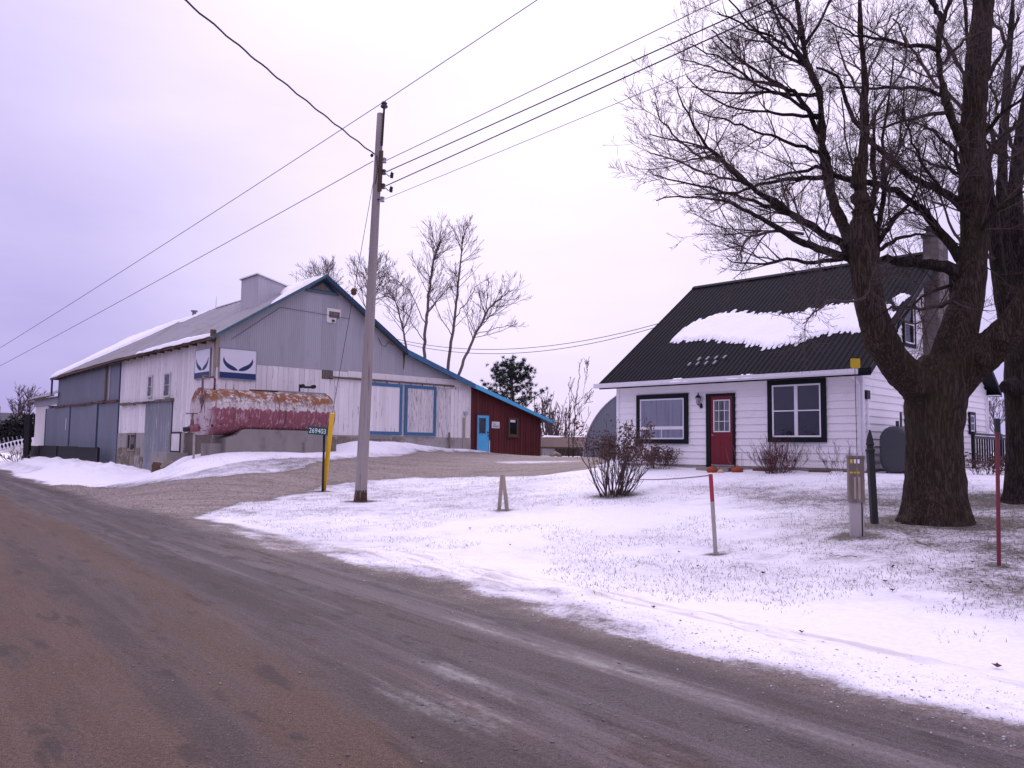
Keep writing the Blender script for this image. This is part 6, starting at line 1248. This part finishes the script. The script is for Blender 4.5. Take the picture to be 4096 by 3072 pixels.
def pumpkin(x, y, r, sq, mat, label):
    p = hw(x, y); V = []; Fc = []; n, m = 24, 10
    for j in range(m + 1):
        t = PI * j / m
        for i in range(n):
            a = 2 * PI * i / n; k = 1 - .07 * abs(math.cos(a * 4)) ** .5 * math.sin(t); V.append((r * k * math.sin(t) * math.cos(a), r * k * math.sin(t) * math.sin(a), -sq * r * math.cos(t) - .12 * r * math.exp(-(math.sin(t) / .25) ** 2) * (1 if t > PI / 2 else -1)))
    for j in range(m): Fc += [(j * n + i, j * n + (i + 1) % n, (j + 1) * n + (i + 1) % n, (j + 1) * n + i) for i in range(n)]
    T = empty('pumpkin', (p[0], p[1], Gs(*p) + sq * r * .55), 0, label, 'pumpkin', 'pumpkins by the red door'); MB().add(V, Fc).build('flesh', mat, T, smooth=True)
    MB().tube([(0, 0, sq * r * .8), (.01, 0, sq * r + .03), (.03, .01, sq * r + .05)], [.02, .014, .012], 6).build('stem', 'pale_wood', T)
pumpkin(4.0, -.80, .165, .72, 'orange', 'orange pumpkin at the left end of the door step'); pumpkin(4.70, -.62, .18, .62, 'orange', 'flattened orange pumpkin right of the red door'); pumpkin(4.32, -.85, .09, .8, 'gourd', 'small pale gourd between the two orange pumpkins'); pumpkin(4.45, -.4, .10, .9, 'leaf_red', 'small dark red gourd behind the two orange pumpkins')
def deck():
    D = empty('deck_railing', (*hw(8.72, 6.6), 0), HB[1], 'dark wooden deck railing at the right side of the house', 'railing'); z0, z1 = 1.30, 2.28
    for x0, y0, x1, y1 in ((0, 0, 0, 6.0),):
        MB().box(x0 - .06, x0 + .06, y0, y1, z1 - .04, z1 + .02).build('top_rail', 'black_iron', D); MB().box(x0 - .03, x0 + .03, y0, y1, z1 - .16, z1 - .07).build('rail', 'black_iron', D); MB().box(x0 - .03, x0 + .03, y0, y1, z0 + .04, z0 + .12).build('rail', 'black_iron', D)
        y = y0 + .12
        while y < y1: MB().box(x0 - .022, x0 + .022, y - .022, y + .022, z0 + .1, z1 - .1).build('baluster', 'black_iron', D); y += .26
        for y in (0, 2.9, 5.9): MB().box(x0 - .05, x0 + .05, y - .05, y + .05, .7, z1 + .05).build('post', 'black_iron', D)
    MB().box(-.66, 0.05, 0, 6, 1.16, 1.22).build('deck_board', 'old_wood', D)
deck()
def marker_yellow():
    p = atY(1852, 1012, 19.6); x, y = p[0], p[1]; z = Gs(x, y); h = atY(1852, 785, 19.6)[2] - z
    T = empty('reflector_marker', (x, y, z), 0, 'square yellow reflector on a thin rod in front of the house corner', 'marker')
    MB().tube([(0, 0, -.2), (-.01, 0, h + .1)], .008, 6).build('rod', 'black_iron', T)
    c = .025; pts = []
    for cx_, cz_, a0 in ((.115 - c, .115 - c, 0), (-.115 + c, .115 - c, PI / 2), (-.115 + c, -.115 + c, PI), (.115 - c, -.115 + c, 1.5 * PI)): pts += [(cx_ + c * math.cos(a0 + t), -.012, h + .0 + cz_ + c * math.sin(a0 + t)) for t in np.linspace(0, PI / 2, 5)]
    MB().prism(pts, (0, .008, 0)).build('plate', 'yellow_old', T)
marker_yellow()
def stake(name, label, u, vb, vt, ut, Y, wd, parts, cat='stake'):
    b = atY(u, vb, Y); z = Gs(b[0], b[1]); t = atY(ut, vt, Y); T = empty(name, (b[0], b[1], z), 0, label, cat); d = t - np.array([b[0], b[1], z])
    for nm, f0, f1, m in parts: MB().bar(d * f0, d * f1, wd, wd * .6, (0, 1, 0)).build(nm, m, T)
    return T, d
st_w, dw = stake('survey_stake', 'wooden stake with a red painted top standing in the snow', 1546, 1198, 1024, 1535, 12.3, .055, (('white_shaft', -.12, .655, 'stake_white'), ('red_top', .655, 1., 'stake_red')))
T2, d2 = stake('marker_post', 'thin tall red post with a small green plate on top', 2158, 1225, 930, 2154, 10.3, .040, (('shaft', -.1, 1., 'post_red'),), 'post')
MB().bar(d2 * .99, d2 * 1.09, .05, .04, (0, 1, 0)).build('top_sleeve', 'dark_green', T2)
MB().add([tuple(d2 * 1.09 + np.array(q)) for q in ((.02, -.02, -.01), (.13, .22, -.05), (.13, .22, -.25), (.02, -.02, -.25), (.028, -.024, -.01), (.138, .216, -.05), (.138, .216, -.25), (.028, -.024, -.25))], [(0, 1, 2, 3), (7, 6, 5, 4), (0, 4, 5, 1), (1, 5, 6, 2), (2, 6, 7, 3), (3, 7, 4, 0)]).build('number_plate', 'sign_green', T2)
def aframe():
    b = atY(1085, 1103, 19.); z = Gs(b[0], b[1])
    for nm, a, c, lab in (('short_stake', (-.08, 0, -.1), (-.015, 0, .80), 'grey wooden stake standing upright in the snow, its top touching the leaning one'), ('short_stake', (.12, -.06, -.1), (.01, -.01, .78), 'grey wooden stake leaning against the upright stake in the snow')):
        o = empty(nm, (b[0], b[1], z), 0, lab, 'stake'); MB().bar(a, c, .085, .035, (0, 1, 0)).build('shaft', 'pale_wood', o)
        if a[0] > 0: MB().bar((.135, -.085, -.1), (.085, -.065, .36), .06, .03, (0, 1, 0)).build('batten', 'pale_wood', o)
aframe()
def pedestal():
    b = atY(1851, 1156, 12.4); x, y = b[0], b[1]; z = Gs(x, y); T = empty('utility_pedestal', (x, y, z), R(-14), 'brown and grey telephone pedestal box standing left of the maple trunk', 'pedestal')
    MB().box(-.095, .095, -.07, .07, -.1, .52).build('base', 'pedestal_base', T); MB().box(.06, .075, -.078, -.0705, .0, .5).build('base_groove', 'black_trim', T)
    m = MB(); m.prism([(-.11, -.085, .50), (.11, -.085, .50), (.11, .085, .50), (-.11, .085, .50)], (0, 0, .66)); m.build('cover', 'pedestal_top', T)
    MB().box(-.118, .118, -.093, .093, 1.16, 1.195).build('cap', 'pedestal_top', T)
    for i, c in enumerate(('yellow_old', 'white_text', 'white_text')): MB().box(-.085 + i * .05, -.055 + i * .05, -.089, -.0852, 1.08, 1.14).build('sticker', c, T)
    for i in range(3): MB().box(-.09 + i * .05, -.055 + i * .05, -.0885, -.0852, .93, .955).build('label_mark', 'yellow_old', T)
    for i in (-.04, .02): MB().box(i, i + .03, -.0893, -.0855, .55, .88).build('rib', 'pale_wood', T)
    b = atY(1887, 1131, 13.5); x, y = b[0], b[1]; z = Gs(x, y); T = empty('post', (x, y, z), 0, 'dark green pointed metal post between the pedestal and the maple', 'post')
    MB().bar((.02, 0, -.1), (-.03, 0, 1.16), .095, .095, (0, 1, 0)).build('shaft', 'dark_green', T)
    MB().lathe([(.075, 0), (.08, .03), (.055, .06), (.055, .10), (.07, .12), (.06, .16), (.045, .24), (.012, .36)], 8, (-.03, 0, 1.15)).build('finial', 'dark_green', T)
pedestal()
a = np.array(st_w.location) + dw * .985; b = np.array([lx + .35, ly - .1, Gs(lx, ly) + .42])
tag(wire([a, b], .010, 'cord', '', 'old_wood', .04), 'thin brown cord stretched from the red topped stake to the lilac', 'cord')

# ------------------------------------------------------------------ background buildings and far left
def quonset():
    c = np.array([7.6, 42.6]); z0 = G(*c) - .1; T = empty('quonset_hut', (c[0], c[1], z0), R(-17), 'grey corrugated round roofed hut behind the left end of the house', 'hut'); Rr = 3.95
    V = []; Fc = []; n = 48
    for k, y in enumerate((0, 10)):
        for i in range(n + 1):
            a = PI * i / n; r = Rr + (.03 if i % 2 else 0); V.append((-r * math.cos(a), y, r * math.sin(a)))
    for i in range(n): Fc.append((i, i + 1, n + 2 + i, n + 1 + i))
    MB().add(V, Fc).build('arched_shell', 'metal_blue', T)
    k = -Rr
    while k < Rr - .01:
        e = min(Rr, k + .79); top = lambda q: math.sqrt(max(0., (Rr - .02) ** 2 - q * q)) 
        corr(lambda a, o, z: (a, -o, z), k, e + .002, -.1, top, .0, .13, .014).build('end_sheet', 'metal_blue', T); k = e
    MB().tube([(-(Rr + .01) * math.cos(a), -.03, (Rr + .01) * math.sin(a)) for a in np.linspace(0, PI, 33)], .035, 5).build('edge_trim', 'metal_grey', T)
quonset()
def outbuilding():
    p = atY(1172, 986, 50); x, y = p[0], p[1]; z = p[2]; T = empty('outbuilding', (x, y, z), R(6), 'low whitewashed outbuilding with a rusty metal roof beyond the driveway', 'building')
    MB().box(0, 3.6, 0, 3, -.4, .58).build('wall', 'concrete', T); 
    for i in range(9): MB().box(i * .4, i * .4 + .39, -.02, 0, -.3, .56).build('wall_board', 'barn_white', T)
    MB().box(.75, 2.5, -.03, -.02, -.2, .5).build('opening', 'old_wood', T)
    for i in range(7): MB().bar((.78 + i * .24, -.035, -.2), (.95 + i * .24, -.035, .5), .02, .01, (0, 1, 0)).build('lattice', 'pale_wood', T)
    for i in range(9):
        x0 = -.25 + i * .46; MB().add([(x0, -.35, .58), (x0 + .455, -.35, .58), (x0 + .455 - .0, 1.5, 1.28), (x0 - .0, 1.5, 1.28)], [(0, 1, 2, 3)]).build('roof_sheet', 'rust_roof', T)
    MB().add([(-.3, -.37, .57), (3.95, -.37, .57), (3.95, -.37, .48), (-.3, -.37, .48)], [(0, 1, 2, 3)]).build('eave_board', 'brown_wood', T)
    MB().add([(-.25, 1.5, 1.28), (3.9, 1.5, 1.28), (3.9, 3.3, .6), (-.25, 3.3, .6)], [(0, 1, 2, 3)]).build('roof_back', 'rust_roof', T)
    MB().prism([(.01, .0, .55), (.01, 3, .55), (.01, 1.5, 1.22)], (3.5, 0, 0)).build('gable', 'concrete', T)
    def f(a, b): c, s = math.cos(R(6)), math.sin(R(6)); px_, py_, pz_ = -.25 + a, -.35 + b * .935, .58 + b * .354; return np.array([x + c * px_ - s * py_, y + s * px_ + c * py_, z + pz_])
    snow_patch('roof_snow', f, [(.4, 1.7), (1.5, 1.75), (1.9, 1.9), (.6, 2.0)], .06, 'short strip of snow on the rusty outbuilding roof', .05, rough=.1, seed=31)
    snow_patch('roof_snow', f, [(2.1, 1.85), (3.9, 1.8), (3.9, 1.98), (2.1, 1.98)], .06, 'long strip of snow at the right end of the rusty outbuilding roof', .05, rough=.1, seed=32)
outbuilding()
def farleft():
    p = atY(-70, 945, 122); T = empty('farmhouse', (p[0], p[1], G(p[0], p[1])), R(25), 'distant grey roofed farmhouse at the left edge', 'house')
    z1 = atY(0, 914, 122)[2] - T.location.z; z2 = atY(0, 889, 122)[2] - T.location.z
    MB().box(-4, 7.0, 0, 7, -.3, z1).build('wall', 'far_wall', T); MB().prism([(-4.4, -.4, z1 - .1), (-4.4, 7.4, z1 - .1), (-4.4, 3.5, z2)], (11.8, 0, 0)).build('roof', 'far_roof', T)
    MB().box(-4.4, 7.4, -.45, -.40, z1 - .15, z1 + .05).build('gutter', 'white_trim', T); MB().box(3, 3.5, 3.2, 3.7, z2 - .4, z2 + 1.).build('chimney', 'far_wall', T)
    for i in range(3): MB().box(-2 + i * 3, -.9 + i * 3, -.03, 0, .9, 2.0).build('window', 'interior', T)
    # evergreen hedge
    a = atY(-40, 948, 108); b = atY(80, 948, 104); n = 5200; rs = np.random.default_rng(5); t = rs.random(n); h = 1.5 + .5 * fbm(t * 30, t * 0, 3)
    P = a[None, :2] * (1 - t[:, None]) + b[None, :2] * t[:, None] + rs.normal(0, .5, (n, 2)); zz = np.array([G(q[0], q[1]) for q in (a, b)]); gz_ = zz[0] * (1 - t) + zz[1] * t
    P = np.stack([P[:, 0], P[:, 1], gz_ + rs.random(n) * h * 1.45], 1); V, Fc = leaf_cloud(P, .55, rs, 1)
    H = empty('hedge', (*((a + b) / 2)[:2], zz.mean()), 0, 'dark hedge in front of the distant farmhouse', 'hedge'); o = link('foliage', np_mesh('foliage', V - np.array([*H.location]), Fc, False), 'hedge', H); o['kind'] = 'stuff'
    MB().bar(tuple(np.array([a[0], a[1], zz[0] + .9]) - np.array(H.location)), tuple(np.array([b[0], b[1], zz[1] + .9]) - np.array(H.location)), 1.0, 1.9).build('core', 'hedge', H)
    # white leaning boards and a row of wrapped bales
    for i in range(7):
        k = 1 - i * .09; p = atY(2 + i * 9, 941, 98); z = G(p[0], p[1])
        o = MB().bar((0, 0, .35), (-.22 * k, 0, .62 * k + .40), .13 * k, .05, (0, 1, 0)).build('white_board', 'galv', None, (p[0], p[1], z)); tag(o, 'white leaning board in the row before the distant hedge', 'board', 'row of white boards')
    for i in range(11):
        p = atY(0 + i * 7.6, 951, 92); z = G(p[0], p[1])
        o = MB().tube([(0, -.5, .22), (0, .5, .22)], .34, 12).build('wrapped_bale', 'snow_mat', None, (p[0], p[1], z)); tag(o, 'small white wrapped bale in the row below the hedge', 'bale', 'row of white bales')
    p = atY(57, 997, 53); o = empty('gate_post', (p[0], p[1], G(p[0], p[1])), 0, 'dark wooden post standing left of the far barn end', 'post'); MB().bar((0, 0, -.3), (-.02, 0, 2.75), .34, .3, (0, 1, 0)).build('shaft', 'black_iron', o)
    p = atY(40, 997, 53); shrub('shrub', 'low dry weeds at the foot of the dark post', p[0], p[1], G(p[0], p[1]), .9, .6, 24, 77, 'old_wood', 0, base_r=.8, r0=.012, minr=.012)
farleft()

# ------------------------------------------------------------------ litter on the snow
rs = random.Random(3)
for i, (u, v) in enumerate([(2715 + 0, 2210), (3570, 2275), (3890, 2260), (3570, 2365), (3930, 2335), (3880, 2340), (3730, 2285), (3540, 2330), (3050, 2050), (3200, 2045), (2790, 2270), (2615, 2455), (2040, 2185), (1880, 2115), (3990, 2680)]):
    u /= K; v /= K; Y_ = 9.
    for _ in range(12):
        p = atY(u, v, Y_); zg = G(p[0], p[1]); dd = ray(u, v); Y_ = (zg - 1.65) / dd[2] * dd[1] if dd[2] < 0 else Y_
    p = atY(u, v, Y_); s = rs.uniform(.022, .045); a = rs.uniform(0, 6.28)
    pts = []
    for j in range(10):
        t = j * 2 * PI / 10; r_ = s * (1 if j % 2 == 0 else .45) * rs.uniform(.8, 1.1); pts.append((r_ * math.cos(t), r_ * math.sin(t), .02 + .35 * abs(r_ * math.cos(t)) + rs.uniform(0, .012)))
    m = MB().add(pts + [(0, 0, .012)], [(j, (j + 1) % 10, 10) for j in range(10)]); o = m.build('fallen_leaf', 'leaf_red' if i % 3 else 'dry_leaf', None, (p[0], p[1], Gs(p[0], p[1])), (0, 0, a)); tag(o, 'curled brown fallen leaf lying on the snow', 'leaf', 'fallen leaves on the snow')
for i, (u0, v0, u1, v1, lab) in enumerate(((3440, 2210, 3320, 2205, 'small curved twig on the lawn below the pedestal'),)):
    pts = []
    for (u, v) in ((u0, v0), (u1, v1)):
        u /= K; v /= K; Y_ = 9. if i < 4 else 17.
        for _ in range(14):
            p = atY(u, v, Y_); zg = G(p[0], p[1]); dd = ray(u, v); Y_ = (zg - 1.65) / dd[2] * dd[1] if dd[2] < -.01 else Y_
        p = atY(u, v, Y_); pts.append(np.array([p[0], p[1], Gs(p[0], p[1]) + .02]))
    a, b = pts; L_ = np.linalg.norm(b - a); a, b = a + (b - a) * .1, b; side = np.array([-(b - a)[1], (b - a)[0], 0]) / L_; rn = np.random.default_rng(i)
    P_ = [a + (b - a) * t + side * L_ * (.12 * math.sin(t * 3) + rn.normal(0, .015)) for t in np.linspace(0, 1, 8)]
    P_ = [np.array([q[0], q[1], Gs(q[0], q[1]) + .012 + .02 * rn.random()]) for q in P_]
    g = MB(); g.tube(P_, np.linspace(.006, .003, 8), 5)
    o = g.build('twig', 'twig'); tag(o, lab, 'twig')
